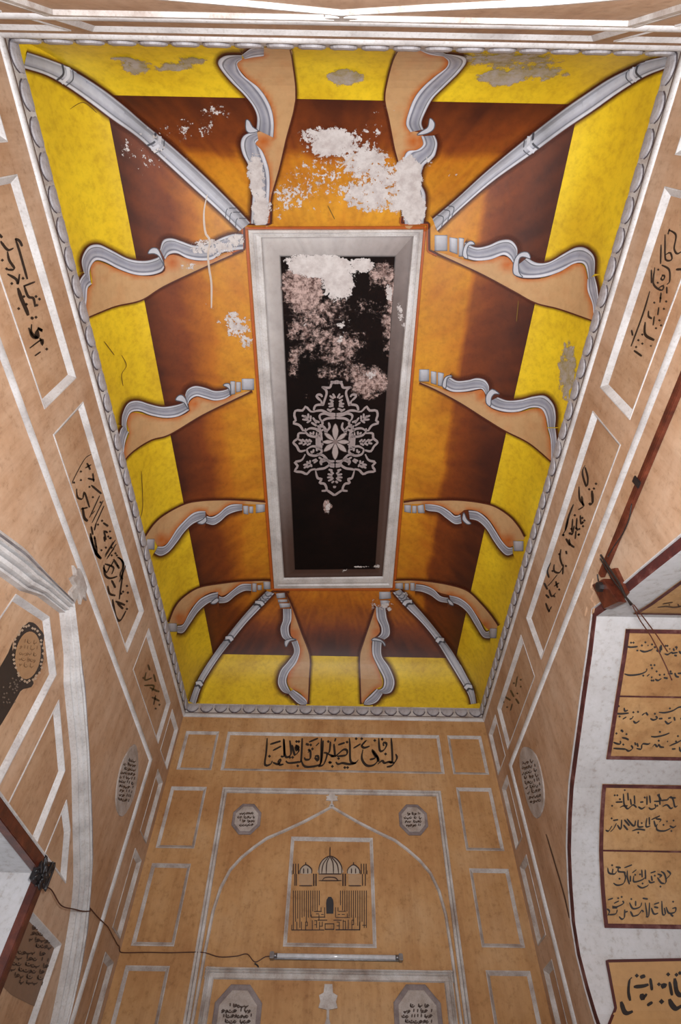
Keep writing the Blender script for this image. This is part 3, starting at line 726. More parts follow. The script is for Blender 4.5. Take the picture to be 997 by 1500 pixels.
RIBS = [((20, 60, 2.769), "50,45 140,75 250,120 360,190 450,260 530,330 650,430 780,550 880,650 960,735", "35,110 130,140 220,190 320,260 400,320 500,390 600,480 720,590 820,680 915,770", (.13, .54), .13),
 ((620, 60, 2.695), "965,60 860,85 740,140 640,205 540,275 400,385 250,510 130,620 35,700", "970,105 880,140 780,200 680,270 560,350 430,445 280,550 150,660 55,750", (.1, .54), .53),
 ((240, 830, 3.988), "150,790 190,680 240,590 300,500 370,400 450,300 530,210 600,140", "185,805 220,700 270,610 330,520 400,430 480,330 560,245 645,155", (.12, .52, .86), .1),
 ((510, 830, 3.988), "745,800 730,720 690,640 620,510 540,400 460,300 380,210 305,130", "715,805 700,750 650,660 590,560 510,430 430,330 340,240 260,150", (.1, .5, .86), .1)]
for c, A, Bp, collars, _ in RIBS:
    A, Bq = Z(c, A), Z(c, Bp); p = Painter(S_CEIL)
    p.line(A, 6.5, HALOX, off=.002); p.line(Bq, 6.5, HALOX, off=.002)
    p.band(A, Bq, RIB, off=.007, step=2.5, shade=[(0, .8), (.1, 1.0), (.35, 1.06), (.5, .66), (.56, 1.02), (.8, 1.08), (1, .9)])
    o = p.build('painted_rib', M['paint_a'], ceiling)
    SA, SB = resample(smooth_pts(A), 101), resample(smooth_pts(Bq), 101); q = Painter(S_CEIL)
    for t in collars:
        i = int(t*100)
        for dt, w, cc2 in ((0, 1.6, g(70)), (2, 2.4, g(220)), (4, .9, g(96))):
            j = min(100, i+dt); m = ((SA[j][0]+SB[j][0])/2+(SA[min(100, j+3)][0]-SA[j][0])*.5, (SA[j][1]+SB[j][1])/2+(SA[min(100, j+3)][1]-SA[j][1])*.5)
            q.line([SA[j], m, SB[j]], w, [(-1, cc2), (1, cc2)], off=.0085, step=2)
    for t in (.93, .955, .98):
        j = int(t*100); q.line([SA[j], ((SA[j-2][0]+SB[j-2][0])/2, (SA[j-2][1]+SB[j-2][1])/2), SB[j]], .7, [(-1, g(96)), (1, g(96))], off=.0085, step=2)
    q.build('collar', M['paint_a'], o)
# orange corner blocks and line where the cove meets the central frame
p = Painter(S_CEIL)
ORL = rgb(190, 92, 24)
for pts in ("357,331 635,331 635,333 357,333", ): pass
for L in ([(397, 50+1240/4.985), (395, 327), (355.5, 326.5), (357, 364), (340, 371)], [(588, 318), (587, 327), (627, 327), (627.5, 367), (640, 373)]):
    p.line(L, 3.6, [(-1, HALO[:3]+(0,)), (-.5, HALO), (0, HALO), (.25, ORL), (1, ORL[:3]+(.2,))], off=.0052, smooth=False, step=2.5)
for L in ([(360, 334), (622, 333)], [(360, 334), (399, 863)], [(622, 333), (577, 863)], [(399, 863), (578, 863)]):
    p.line(L, 3.2, [(-1, ORL[:3]+(0,)), (-.3, ORL), (.3, ORL), (1, ORL[:3]+(0,))], off=.003, smooth=False)
for L in ([(395, 871), (399, 866), (424, 867)], [(571, 866), (585, 865), (588, 878)]):
    p.line(L, 2.4, HALOX, off=.005, smooth=False)
p.build('orange_border', M['paint_a'], ceiling)

# central flat panel
def tq(pts, off): return [S_TRAY.at(x, y, off) for x, y in pts]
RO = [(363, 336), (620, 335.5), (575, 860), (401, 861)]; RI = [(384, 348), (604, 346), (560, 844), (416, 846)]; DK = [(411, 376), (578, 376), (549, 833), (432, 834)]
meshobj('dark_panel', cp_v, [(0, 1, 2, 3)], M['darkpanel'], ceiling)['label'] = 'near-black painted field of the central ceiling panel'
fo, fi = tq(RO, 0), tq(RI, 0)
for i in range(4):
    j = (i+1) % 4; d = Vector((0, 0, -1)); vs = []
    for t, h in ((0, 0), (.06, .022), (.35, .03), (.45, .018), (.6, .024), (.92, .02), (1, 0)):
        vs += [fo[i].lerp(fi[i], t)+d*h, fo[j].lerp(fi[j], t)+d*h]
    meshobj('frame_member', vs, [(2*k, 2*k+1, 2*k+3, 2*k+2) for k in range(6)], M['white'], ceiling)
p = Painter(S_TRAY)
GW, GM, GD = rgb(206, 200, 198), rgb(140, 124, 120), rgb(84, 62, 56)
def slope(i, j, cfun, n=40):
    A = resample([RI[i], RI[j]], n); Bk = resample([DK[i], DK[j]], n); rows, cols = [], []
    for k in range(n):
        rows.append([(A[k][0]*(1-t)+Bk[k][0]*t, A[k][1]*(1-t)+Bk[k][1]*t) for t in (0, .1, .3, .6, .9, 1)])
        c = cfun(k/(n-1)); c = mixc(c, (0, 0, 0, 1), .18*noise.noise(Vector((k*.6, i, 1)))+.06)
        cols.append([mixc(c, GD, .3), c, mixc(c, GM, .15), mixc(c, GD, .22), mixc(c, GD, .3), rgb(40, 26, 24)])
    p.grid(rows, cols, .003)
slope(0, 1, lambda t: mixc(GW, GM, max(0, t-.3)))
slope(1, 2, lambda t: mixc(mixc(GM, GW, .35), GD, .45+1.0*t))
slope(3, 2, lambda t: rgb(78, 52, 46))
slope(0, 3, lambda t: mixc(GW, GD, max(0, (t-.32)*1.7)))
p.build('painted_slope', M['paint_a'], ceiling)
# rosette
p = Painter(S_TRAY); RC0 = (420, 550, 6.876); SIL = rgb(170, 156, 156)
LEFT = "500,50 450,80 430,120 350,115;350,115 390,140 400,180 375,260 360,300 345,250;345,255 300,210 315,190 345,195 355,215;360,290 290,300 270,350;290,360 240,360 190,310 160,350 90,350 75,400 90,450 60,475 130,500 170,560 190,530;190,580 120,580 110,630 65,670 100,710 130,760 190,750;185,790 150,850 80,870 110,910 80,960 150,970 200,990 240,950 290,940;290,960 310,1030 350,1040 330,1080 380,1090 400,1150 350,1160;400,1150 430,1170 480,1205;270,360 350,350 420,380 490,385;340,450 330,400 380,380 440,400 490,402;350,465 400,432 490,425;340,440 360,480 330,520 300,560;185,560 230,530 300,540 350,590 300,615 220,600 185,560;200,740 260,710 330,730 350,770 290,805 220,790 200,740;300,570 302,760;325,580 325,750;350,600 345,740;340,880 400,850 430,890 380,930 320,940 280,950;350,900 340,860 380,850;420,470 430,520 400,560;360,500 400,560 380,600;300,790 360,800 410,850;420,890 480,895;430,910 480,915;370,830 430,860 480,860;440,60 500,75"
SPR = "430,240 470,262;415,282 470,285;420,312 470,302;430,200 472,232;462,180 487,225;430,350 480,330;405,335 450,360;440,265 460,275;150,400 200,420;155,440 220,445;200,475 245,445;240,400 240,440;215,380 215,430;262,420 300,480;245,470 300,505;180,400 210,440;280,450 330,470;115,640 160,662;118,684 160,676;150,640 190,668;160,700 200,675;190,640 220,670;200,700 240,680;220,640 250,668;240,760 260,780;270,740 265,775;230,570 250,590;270,560 265,595;165,900 210,890;170,930 215,905;200,860 220,890;235,850 230,890;200,925 235,905;250,920 240,890;255,860 300,840;270,880 310,850;410,990 460,1000;405,1025 460,1020;415,1060 460,1040;440,960 470,990;450,1080 475,1060;420,945 460,955;470,1110 482,1130;330,490 360,520;310,500 340,550;340,560 370,540;380,540 390,570;320,820 350,840;350,850 380,830;390,600 400,580;440,1030 470,1035;350,640 360,700"
def mir(s):
    out = []
    for st in s.split(';'):
        pts = [tuple(map(float, t.split(','))) for t in st.split()]
        out.append(' '.join('%.0f,%.0f' % (2*(501.5-.0183*y)-x, y) for x, y in pts))
    return ';'.join(out)
for s_ in (LEFT, mir(LEFT)): p.strokes(RC0, s_, 2.3, SIL, off=.005, thin=.8)
for s_ in (SPR, mir(SPR)): p.strokes(RC0, s_, 2.0, SIL, off=.005, thin=.8, n=3)
def petal(cx, cy, ax, ay, w):
    L = math.hypot(ax, ay); nx, ny = -ay/L, ax/L
    pts = [(cx+ax*t+nx*w*sg*h, cy+ay*t+ny*w*sg*h) for sg, seq in ((1, ((0.08, .25), (.35, .8), (.6, 1), (.85, .6))), (-1, ((1, 0), (.85, .6), (.6, 1), (.35, .8), (.08, .25)))) for t, h in seq]
    P = [(420+x/6.876, 550+y/6.876) for x, y in pts]; p.fill(P, rgb(186, 172, 170), off=.0055, step=3); p.line(P, .5, [(-1, rgb(60, 44, 40)), (1, rgb(60, 44, 40))], off=.006, smooth=False, closed=True, step=2)
for ax, ay, w in ((0, -190, 34), (-3, 185, 34), (120, -95, 24), (-115, -95, 24), (115, 105, 28), (-120, 100, 28), (150, 2, 24), (-135, 2, 22)): petal(488, 665, ax, ay, w)
p.fill([(420+(488+26*math.cos(a*.52))/6.876, 550+(665+26*math.sin(a*.52))/6.876) for a in range(12)], rgb(140, 124, 122), off=.0065, step=2)
o = p.build('stencilled_rosette', M['paint_a'], ceiling); o['label'] = 'pale grey stencilled floral rosette with eight petals and looped points'

# worn patches: bare white plaster, damp bloom, grey scuffs
def blobs(surf, name, mat, bl, poly, off, step=6, label=None, base=0.0):
    p = Painter(surf)
    def dens(x, y):
        v = base
        for bx, by, rx, ry, s in bl:
            q = ((x-bx)/rx)**2+((y-by)/ry)**2
            if q < 1: v = max(v, (s+.05)*(1-q)**.45)
        return (1, 1, 1, v)
    p.fill(poly, dens, off=off, step=step); keep = []
    for f in p.f:
        if max(p.c[i][3] for i in f) > .12: keep.append(f)
    p.f = keep
    o = p.build(name, mat, ceiling); o['kind'] = 'stuff'
    if label: o['label'] = label
    return o
CH = [(490, 207, 50, 28, .50), (460, 195, 32, 16, .40), (535, 235, 46, 36, .46), (540, 285, 54, 32, .46), (560, 262, 44, 44, .42), (585, 290, 25, 30, .45), (430, 285, 40, 28, .34), (470, 255, 80, 60, .29), (410, 300, 20, 30, .28),
      (600, 262, 22, 44, .62), (606, 305, 22, 30, .62), (628, 235, 14, 14, .3), (376, 255, 15, 42, .52), (382, 305, 16, 34, .56), (366, 250, 9, 22, .4), (400, 230, 12, 16, .22),
      (348, 478, 26, 24, .40), (340, 465, 12, 16, .42), (360, 500, 14, 14, .4), (325, 470, 14, 10, .3), (310, 362, 45, 16, .42), (275, 390, 24, 12, .3), (345, 352, 16, 14, .46),
      (230, 215, 70, 60, .25), (315, 160, 44, 16, .30), (185, 220, 14, 18, .34), (270, 185, 12, 24, .33), (300, 185, 20, 22, .31), (660, 255, 18, 12, .27), (300, 440, 60, 40, .17), (570, 160, 40, 20, .24), (545, 190, 30, 20, .3),
      (556, 872, 18, 12, .42), (565, 888, 14, 12, .36), (548, 885, 10, 16, .3), (590, 868, 14, 10, .3), (330, 345, 20, 10, .3), (460, 300, 70, 24, .2), (420, 330, 70, 10, .2), (800, 690, 40, 40, .0)]
POLY = [(150, 120), (700, 120), (700, 325), (600, 328), (390, 328), (356, 330), (374, 520), (385, 560), (250, 520), (200, 330)]
blobs(S_CEIL, 'flaked_plaster', M['loss'], CH[:-7]+CH[-3:-1], POLY, .011, label='white plaster showing where the ceiling paint has flaked off')
blobs(S_CEIL, 'flaked_plaster', M['loss'], CH[-7:-2], [(530, 866), (610, 866), (610, 905), (530, 905)], .011, step=4)
blobs(S_TRAY, 'mildew_bloom', M['mildew'], [(445, 420, 40, 50, .58), (500, 430, 30, 40, .34), (455, 480, 50, 60, .42), (500, 510, 45, 40, .42), (560, 400, 30, 25, .45), (570, 480, 16, 70, .42), (540, 560, 34, 30, .55), (520, 545, 24, 24, .45), (430, 530, 14, 34, .42), (575, 440, 14, 50, .46), (485, 545, 30, 20, .38), (478, 570, 16, 10, .3), (479, 742, 8, 14, .62), (470, 455, 60, 60, .36), (545, 452, 55, 60, .27), (452, 582, 10, 12, .3)], [(408, 377), (580, 377), (572, 470), (566, 600), (500, 600), (490, 760), (470, 760), (468, 600), (418, 600)], .0035, step=5, label='brown mottled damp stain on the dark central panel')
blobs(S_TRAY, 'flaked_plaster', M['loss'], [(470, 390, 55, 20, .7), (495, 412, 30, 34, .55), (440, 385, 30, 16, .5), (530, 388, 22, 14, .55), (570, 428, 7, 16, .5), (500, 475, 10, 14, .36), (498, 497, 8, 8, .4), (448, 478, 7, 7, .36), (585, 455, 8, 18, .38), (480, 742, 7, 12, .42), (553, 828, 12, 4, .46), (528, 830, 14, 4, .42), (505, 836, 14, 4, .36), (590, 470, 8, 20, .3), (543, 548, 14, 12, .36), (500, 500, 100, 110, .16)], [(405, 372), (600, 372), (590, 520), (566, 600), (560, 843), (480, 843), (470, 700), (418, 600)], .0075, step=5)
blobs(S_CEIL, 'grey_scuff', M['greyscuff'], [(200, 97, 28, 14, .55), (180, 84, 26, 8, .5), (250, 98, 44, 9, .5), (275, 88, 38, 10, .45), (505, 112, 36, 15, .62), (720, 85, 65, 14, .5), (735, 112, 44, 15, .62), (790, 105, 54, 14, .52), (770, 85, 70, 14, .46), (832, 545, 17, 58, .55)], [(150, 72), (880, 72), (860, 600), (815, 600), (800, 140), (150, 130)], .006, step=8, label='grey scuffs where the yellow paint is rubbed thin')
# cracks
p = Painter(S_CEIL)
p.strokes((0, 0, 1), "303,285 298,310 300,340 307,352 304,372 306,395 309,415 309,450;497,245 520,225", 2.2, rgb(216, 200, 186), off=.012, thin=.5)
p.strokes((0, 0, 1), "176,520 183,535 176,548 178,565;205,690 207,740 203,760;760,440 757,470;480,300 490,320;100,160 120,150 140,165;150,500 165,520", .9, rgb(120, 90, 20), off=.012, thin=.6)
p.build('crack', M['paint_a'], ceiling)['kind'] = 'stuff'

# ------------------------------------------------------------------ writing
INK = rgb(36, 22, 14); INKB = rgb(70, 44, 28)
def lettering(surf, parent, items, col=INK, off=.003, w=1.5, name='lettering', mat='paint_a', label=None):
    p = Painter(surf)
    for crop, data, ww in items: p.strokes(crop, data, ww, col, off=off)
    o = p.build(name, M[mat], parent)
    if label: o['label'] = label
    return o
EF = Plane('E', -.012); LF = Plane('L', -DEP); RF = Plane('R', -DEP)
lettering(EF, pan_e[1], [((325, 1060, 6.042), "400,130 392,250 380,365 430,360 445,330;420,290;450,345 500,360 520,320 500,330 510,365 545,360;545,135 550,280 520,290;425,185 520,155;450,240 525,200;550,140 560,290 610,270 600,150;620,190 640,270 650,280;650,190 680,210 660,240 650,200 680,240 650,280;660,160;680,160;565,330 590,350 680,340 700,320 710,130;600,300;625,300;670,375;700,320 720,370 760,385 850,370 880,330 895,150;730,300 740,320 780,310 780,240 760,260;770,235;800,225;785,190;820,290 850,290 850,330 820,300;740,180 770,190;770,165 850,130;830,200 860,170;880,130 875,330 860,380;900,260 930,270 900,360 850,380;930,265 950,250 960,160;940,160;960,345;960,290 990,290;990,180 1000,290", 2.5),
  ((480, 1060, 6.042), "0,270 60,290 90,270 140,230 170,240 160,280 80,290;90,190 150,170;60,160 70,130;190,130 195,200 200,330 240,350 270,320;70,340 90,360 130,350 190,360 250,350;95,310;150,390;175,390;15,345;40,380;170,165;225,220 290,180;250,135;300,135;300,200 340,150 300,190 320,215 370,200;310,230 300,310 340,370 400,370 440,330 430,280;390,240 420,300 370,320;415,150;390,230 440,300 450,340;450,130 460,240 500,230 520,180 490,170 495,200;480,140;560,130 570,330 540,340;510,270;440,360 480,330 500,350 540,340 590,350;600,270 610,310 570,370 520,385", 2.5)], label='black Arabic calligraphy line on the end wall frieze', w=2)
NT = 1.5
lettering(S_SOFF, sp1, [((895, 905, 9.775), "210,400 270,415 370,405;275,350;310,350;350,465 380,460;400,460 470,480 560,455 590,430;430,390;480,345;515,400 520,380;575,375;600,410 630,420;640,450 665,480;690,400 690,490;705,380 710,460;755,510 800,520 850,490 870,500 940,490;770,395;795,395;825,450 830,430;880,430 890,470;900,420 930,410 920,450;890,530 930,535;960,470 990,510;180,795 260,815 400,800 490,760 500,720;560,670;610,670;575,715;450,820;500,830 540,800;560,840 580,850;570,890;595,890;620,870 660,890 710,860;640,760;685,810;740,800 760,810;740,850 800,860;800,790 870,790;840,760;900,780 920,830 960,840;940,790 1030,785;1010,480 1060,500 1110,460;1060,400;1090,820 1150,800;1040,720", 2.0),
  ((885, 1010, 8.902), "110,300 200,310 310,300;150,205;180,210;250,230 260,275 300,260;190,345;230,380 280,350;370,290;430,285;320,380 350,370 370,340;370,400 400,430 450,400;480,330 520,300;530,290 560,330;590,370 630,390 680,370 660,340;650,310;700,290 780,295 880,270 960,225 1030,220;845,240;700,375 750,370;780,400 820,440 870,410;820,370 860,360;900,350 910,400;980,370 1020,380;205,540 215,520 235,550;150,565;280,575;220,620 270,630 310,650;110,680 160,700 200,700 200,660;240,710;110,760 270,770;270,770 310,795 360,760 340,720;390,680 400,720;410,760 470,770 480,720 500,700 560,705 590,690;420,690 430,740;600,605 660,610 760,590 840,560;715,545;700,660;620,740 650,710 680,740 700,710 720,740 770,745;810,680 820,660;840,730 880,710 950,680 1000,650;870,770 920,765;950,600;925,670;970,740 980,790 1020,800", 2.0)], off=.006)
lettering(S_SOFF, sp2, [((870, 1140, 7.85), "345,130;230,190;260,190;240,270 320,265;290,235;200,310;330,170 340,300 380,310;380,160 385,250;290,330 340,310 380,345 440,300 480,330;410,230 420,300;455,190 460,290;500,320 540,345 580,320;520,270 560,265;575,215;600,200 600,300;620,330 650,350 700,330 690,290;630,190 640,280;680,260 760,250 720,180;720,310;760,250 840,240 840,220;780,320 830,300 870,340 900,330;870,200 900,240 920,320 950,310;850,215 930,220;740,170 750,300;125,590 160,600 200,540;180,610 220,570 250,510;195,455;210,480 270,470;260,530 300,580 310,470;330,530 380,590;340,470 400,540;370,460 440,540 470,530;430,600 500,580 580,590;470,480 460,540;500,470 500,550 560,550;540,510;500,620;600,450 590,550 640,540;625,440 630,530;650,470 750,425;680,480 700,550 720,520;710,540 720,590 800,600 870,570;700,460 760,470 740,500;790,530;830,480 830,500;860,540 900,560 935,540;905,480;880,600", 1.9),
  ((870, 1240, 7.85), "200,210;150,240 165,300 230,310 250,280;200,310 210,250;240,230 300,240;280,220 270,280 340,290 350,310;285,365;215,415 260,440 330,420 355,350 340,300;340,240 430,205;375,270 375,350 400,430;410,330 410,400;430,300 480,260;450,330 450,400 540,380 590,340;465,320;520,315;490,440 540,470 600,450 620,430;540,260 545,350;580,260 585,370;550,420;620,380 640,410 690,400;640,300 700,280;650,330 660,390;690,330;720,350 760,410 800,420;720,310 770,330 740,350;755,455;760,280 800,310 820,390 800,430;830,270 870,310 820,370;150,610 210,590;270,590;310,575;200,680 250,690 330,650 320,620;220,650 280,620;140,710 170,740 150,790;160,780 240,770 260,720;200,700 260,700;280,800 310,830 340,810 345,720;350,750 380,740;420,600;400,640 440,710 520,690 540,640;470,620 470,680;410,740 440,800;430,800 500,780 540,730 560,750;550,590 610,600;580,640 600,780 590,800 620,790 630,640;650,700 680,770 730,760;680,660 740,640;680,690 730,700;770,620 780,770 810,770 800,700;820,690 850,760 920,750 930,700 890,710;900,630;870,770 900,800", 1.9)], off=.006)
p = Painter(S_SOFF); P3 = [(888, 1408), (901, 1477), (880, 1530), (905, 1620), (1150, 1620), (1150, 1403)]
p.fill(P3, rgb(198, 150, 96), off=.004, step=12)
p.line([(1150, 1403), (888, 1408), (901, 1477), (880, 1530), (905, 1620)], 2.2, [(-1, rgb(80, 24, 18)), (1, rgb(80, 24, 18))], off=.0052, smooth=False)
sp3 = p.build('inscription_panel', M['paint_a'], wr); sp3['label'] = 'lowest tan panel with notched edge and large bold black script'
lettering(S_SOFF, sp3, [((870, 1390, 7.85), "430,330 400,370 390,500 410,600;w1.3 450,440 560,430 620,410;w1.6 545,300 560,340;485,310;w1.4 305,610 340,720 380,745 440,720;w1.7 540,520 560,570 600,520;640,340 660,480;w1.8 625,620 645,650;740,410;w1.6 780,400 800,440 820,400;w1.3 770,610;860,380 890,540;w1.5 860,580 890,650 940,690 1010,650;w1.4 920,340 940,480 970,530 1010,540;845,295;940,300;980,280", 3.4)], off=.006)
lettering(S_SOFF, spn, [((797, 760, 4.054), "670,520 720,515 770,520 830,510;700,500 760,490;740,505;790,500 800,520", 1.4)], off=.006, col=INKB)
lettering(LF, pan_l[1], [((0, 120, 3.945), "85,905 110,920 125,950;85,905 110,980 155,1140;0,920 40,970 75,960;10,1030;40,980 50,1030 80,1080 40,1085;35,1080;65,1165;40,1110 90,1140 100,1170 110,1110;130,1135;w1.5 100,1190 120,1250 150,1320 160,1350;135,1175 160,1240 190,1250 200,1300;200,1155 135,1180;205,1240;225,1255;210,1290;135,1240;150,1285;105,1310;175,1360 190,1370;205,1360;180,1400 180,1450 220,1480 215,1430 245,1440 215,1420;-30,860 10,900", 2.6),
  ((0, 480, 3.988), "165,0 185,50 215,60 205,30 225,0;230,60 245,100 240,70 170,120;235,140 200,165;270,125", 2.6)], w=2)
lettering(LF, pan_l[2], [((0, 480, 3.988), "w.8 530,740 490,770 430,880 420,910;495,820 530,800;505,790 525,830;510,880 550,890;540,850 545,900;430,905;470,840;470,890;445,940 450,990 480,1000 490,960 520,1050;520,930;540,990;530,920 590,970;w1.4 480,1050 490,1110 510,1130;470,1060 510,1050;520,1110 580,980;535,1140 600,1010;560,1140 605,1040;535,1090 550,1070;585,1020;600,1140 630,1160;570,1150;615,1190;640,1190;530,1160 540,1210;530,1220 540,1260;w1.4 535,1250 560,1320 590,1350;560,1270 565,1330;550,1230;605,1220 610,1250;630,1220;640,1230;610,1330 660,1250;625,1340 665,1290;590,1300;650,1330;680,1330;600,1400 620,1430 640,1390;610,1380 660,1400 650,1440;690,1340 720,1380 700,1440 715,1470;685,1390", 2.0),
  ((0, 760, 3.561), "500,20 490,60;530,10;555,70;w1.4 470,75 480,150 520,205;490,90 500,150;540,60 550,110;575,100;550,150;545,200 600,110;555,210 605,130;580,150;600,180;540,240 545,290 570,310 610,300;590,210 620,260;575,250 590,220;560,350 570,390 600,400;610,200 640,240 620,420;580,320 600,360;620,330 655,240;w1.3 585,420 600,510 625,530 655,480;610,440 640,470;640,380;660,350;665,385;660,430;660,470;630,390;600,430 650,450", 2.2)], w=2)
lettering(LF, pan_l[3], [((0, 760, 3.561), "770,760 780,790;760,800 755,840 790,830;750,870 800,870 790,900;800,810 810,850;790,930 830,950;780,880 820,900;810,920 800,970;810,990;830,970;745,830;825,900", 1.9)], col=INKB)
lettering(RF, pan_r[1], [((897, 280, 6.0), "505,330 490,380;495,340 560,385 545,500 570,550 610,530;465,380 465,570 480,610 525,600 510,540 470,560;430,470 425,640;435,650 500,690 505,790 480,820;405,690;445,740 430,770 450,780 460,745 435,740;375,670 360,800 390,850 440,870 450,830 410,850;345,690 345,810;400,805;480,840 480,900;430,890 420,980;425,940;w1.2 330,880 270,1080 165,1365;370,980;475,970;455,1035;410,1020 400,1090;320,1050 320,1100 350,1120;370,1100 360,1180;415,1135;430,1180;385,1205;w1.3 290,1150 290,1260 370,1310;170,1220 180,1270;265,1260;230,1310;265,1340;210,1370;w.8 340,1360;190,1400 260,1450;w1.3 560,690 620,685", 2.1)], w=2)
lettering(RF, pan_r[2], [((797, 500, 4.985), "300,905 280,960 310,1060 320,1000 300,920;330,1080;365,1075;380,1040;w1.4 350,1090 355,1170 340,1190 330,1180;255,1060 260,1150 290,1200 250,1230;275,1130 285,1200;w1.4 215,1190 180,1280 155,1380;225,1270;280,1290;240,1290 235,1370;265,1270 270,1330 290,1320;285,1350;140,1415;200,1370;180,1400 210,1410;255,1410;230,1360 250,1380;160,1440 190,1490", 2.2),
  ((797, 760, 4.054), "145,0 130,60 110,95;170,0 165,80;115,95;180,40 170,90;150,120 155,150 180,170;230,20;210,60;205,95;240,10;190,70 185,120;100,180 95,230 110,280;130,190 135,210;90,210;60,270 60,310 90,320 110,290;130,280;115,270 110,330;40,260 20,310 30,350;20,400 40,380 80,330;0,380 20,420;50,310;30,420 45,460 70,440;70,370 80,410;10,450 30,470;90,420;60,400 90,380;10,500 25,540 35,550;25,555 45,520;60,460", 2.0)], w=2)
lettering(RF, pan_r[3], [((497, 750, 1.994), "520,480 515,510;530,490;500,520 510,540;485,540 500,550;520,530;490,570;505,560 500,580;530,510;510,500;480,555;515,545 525,560", 1.7)], col=INKB)

def scribble(surf, parent, cx, cy, rx, ry, n, w, col, off=.003, rot=0.0, seed=1, inside=None):
    """dense ornamental script, too small in the photograph to be read letter by letter"""
    R = random.Random(seed); p = Painter(surf); cr, sr = math.cos(rot), math.sin(rot)
    rows = max(2, int(round(math.sqrt(n*ry/rx)/1.5))); per = max(2, int(n/rows))
    for r in range(rows):
        y = -.78+1.56*(r+.5)/rows; half = math.sqrt(max(.05, 1-y*y))*.84; hgt = .72/rows
        x = half
        while x > -half+.08:
            wd = R.uniform(.16, .30)*math.sqrt(8/per)*1.2; k = R.random(); e = -x; b = y+R.uniform(-.2, .2)*hgt
            if k < .3: sets = [[(x, b-hgt*1.1), (x-.02, b+hgt*.3)]]
            elif k < .55: sets = [[(x, b-hgt*.3), (x-wd*.3, b+hgt*.4), (x-wd*.8, b+hgt*.35), (x-wd, b-hgt*.3)], [(x-wd*.5, b-hgt*.4)]]
            elif k < .8: sets = [[(x, b-hgt*.5), (x-wd*.2, b+hgt*.1), (x-wd, b+hgt*.2)], [(x-wd*.6, b+hgt*.6)]]
            else: sets = [[(x, b), (x-wd*.4, b-hgt*.5), (x-wd*.7, b), (x-wd*.2, b+hgt*.2), (x-wd, b+hgt*.7)]]
            for pts in sets:
                q = []
                for u, v in pts:
                    m = math.sqrt(u*u+v*v)
                    if m > .95: u, v = u/m*.95, v/m*.95
                    u, v = u*rx, v*ry; q.append('%.2f,%.2f' % (cx+u*cr-v*sr, cy+u*sr+v*cr))
                p.strokes((0, 0, 1), ' '.join(q), w*.8, col, off=off, thin=.5, n=3)
            x -= wd*.9
    return p.build('lettering', M['paint_a'], parent)
def prism(pl, poly, d0, d1, mat, name, parent, bev=0.006):
    inn = offset_poly(poly, bev); n = len(poly)
    vs = [pl.P(*q, d0) for q in poly]+[pl.P(*q, d1-bev*.5) for q in poly]+[pl.P(*q, d1) for q in inn]
    fs = [(r*n+i, r*n+(i+1) % n, (r+1)*n+(i+1) % n, (r+1)*n+i) for r in range(2) for i in range(n)]
    tr = tessellate_polygon([[Vector((a, b, 0)) for a, b in inn]]); fs += [tuple(2*n+i for i in t) for t in tr]
    return meshobj(name, vs, fs, mat, parent)
M['slate'] = plaster('slate_grey_paint', rgb(140, 126, 124), rgb(116, 102, 100), rgb(160, 148, 146), streak=False, sc=6)
M['plaque'] = plaster('plaque_grey', rgb(184, 172, 164), rgb(160, 144, 132), rgb(200, 190, 184), streak=False, sc=6)
def octo(cx, cy, rx, ry, ph=.3927): return [(cx+rx*math.cos(ph+i*math.pi/4), cy+ry*math.sin(ph+i*math.pi/4)) for i in range(8)]
def medal(cx, cy, rpx, n, seed, w):
    u, v = PE.uv(cx, cy); u2, _ = PE.uv(cx+rpx, cy); _, v2 = PE.uv(cx, cy-rpx); r = (u2-u)
    m = prism(PE, octo(u, v, r, r*1.02), 0, .012, M['slate'], 'octagonal_medallion', we)
    prism(PE, octo(u, v, r*.8, r*.82), .010, .016, M['plaque'], 'inner_disc', m, .004)
    rin = rpx*.66
    scribble(Plane('E', .016), m, cx, cy, rin, rin*.98, n, w, INKB, seed=seed)
    return m
medal(361, 1200, 22.5, 46, 3, 1.3)['label'] = 'upper left grey octagonal medallion with script'
medal(605, 1201, 22.5, 46, 4, 1.3)['label'] = 'upper right grey octagonal medallion with script'
medal(347, 1489, 38, 60, 5, 2.1)['label'] = 'large octagonal medallion inside the lower alcove, left'
medal(612, 1489, 38, 60, 6, 2.1)['label'] = 'large octagonal medallion inside the lower alcove, right'
def almond(pl, wall, pts_px, cx, cy, rx, ry, rot, seed):
    poly = smooth_pts([pl.uv(*q) for q in pts_px], 3, True)
    if pl.k in 'LR': pass
    m = prism(pl, poly, 0, .010, M['plaque'], 'almond_medallion', wall, .004)
    scribble(Plane(pl.k, .010), m, cx, cy, rx, ry, 60, 1.2, INKB, rot=rot, seed=seed)
    m['label'] = 'almond shaped grey medallion with script in the arch spandrel'
    return m
almond(PL, wl, [(196, 1090), (201, 1110), (200, 1140), (193, 1172), (178, 1196), (169, 1180), (171, 1145), (180, 1112)], 186, 1143, 12, 42, .17, 11)
almond(PR, wr, [(768, 1094), (785, 1105), (796, 1145), (797, 1180), (787, 1199), (775, 1180), (766, 1145), (762, 1112)], 779, 1145, 13, 42, -.2, 12)

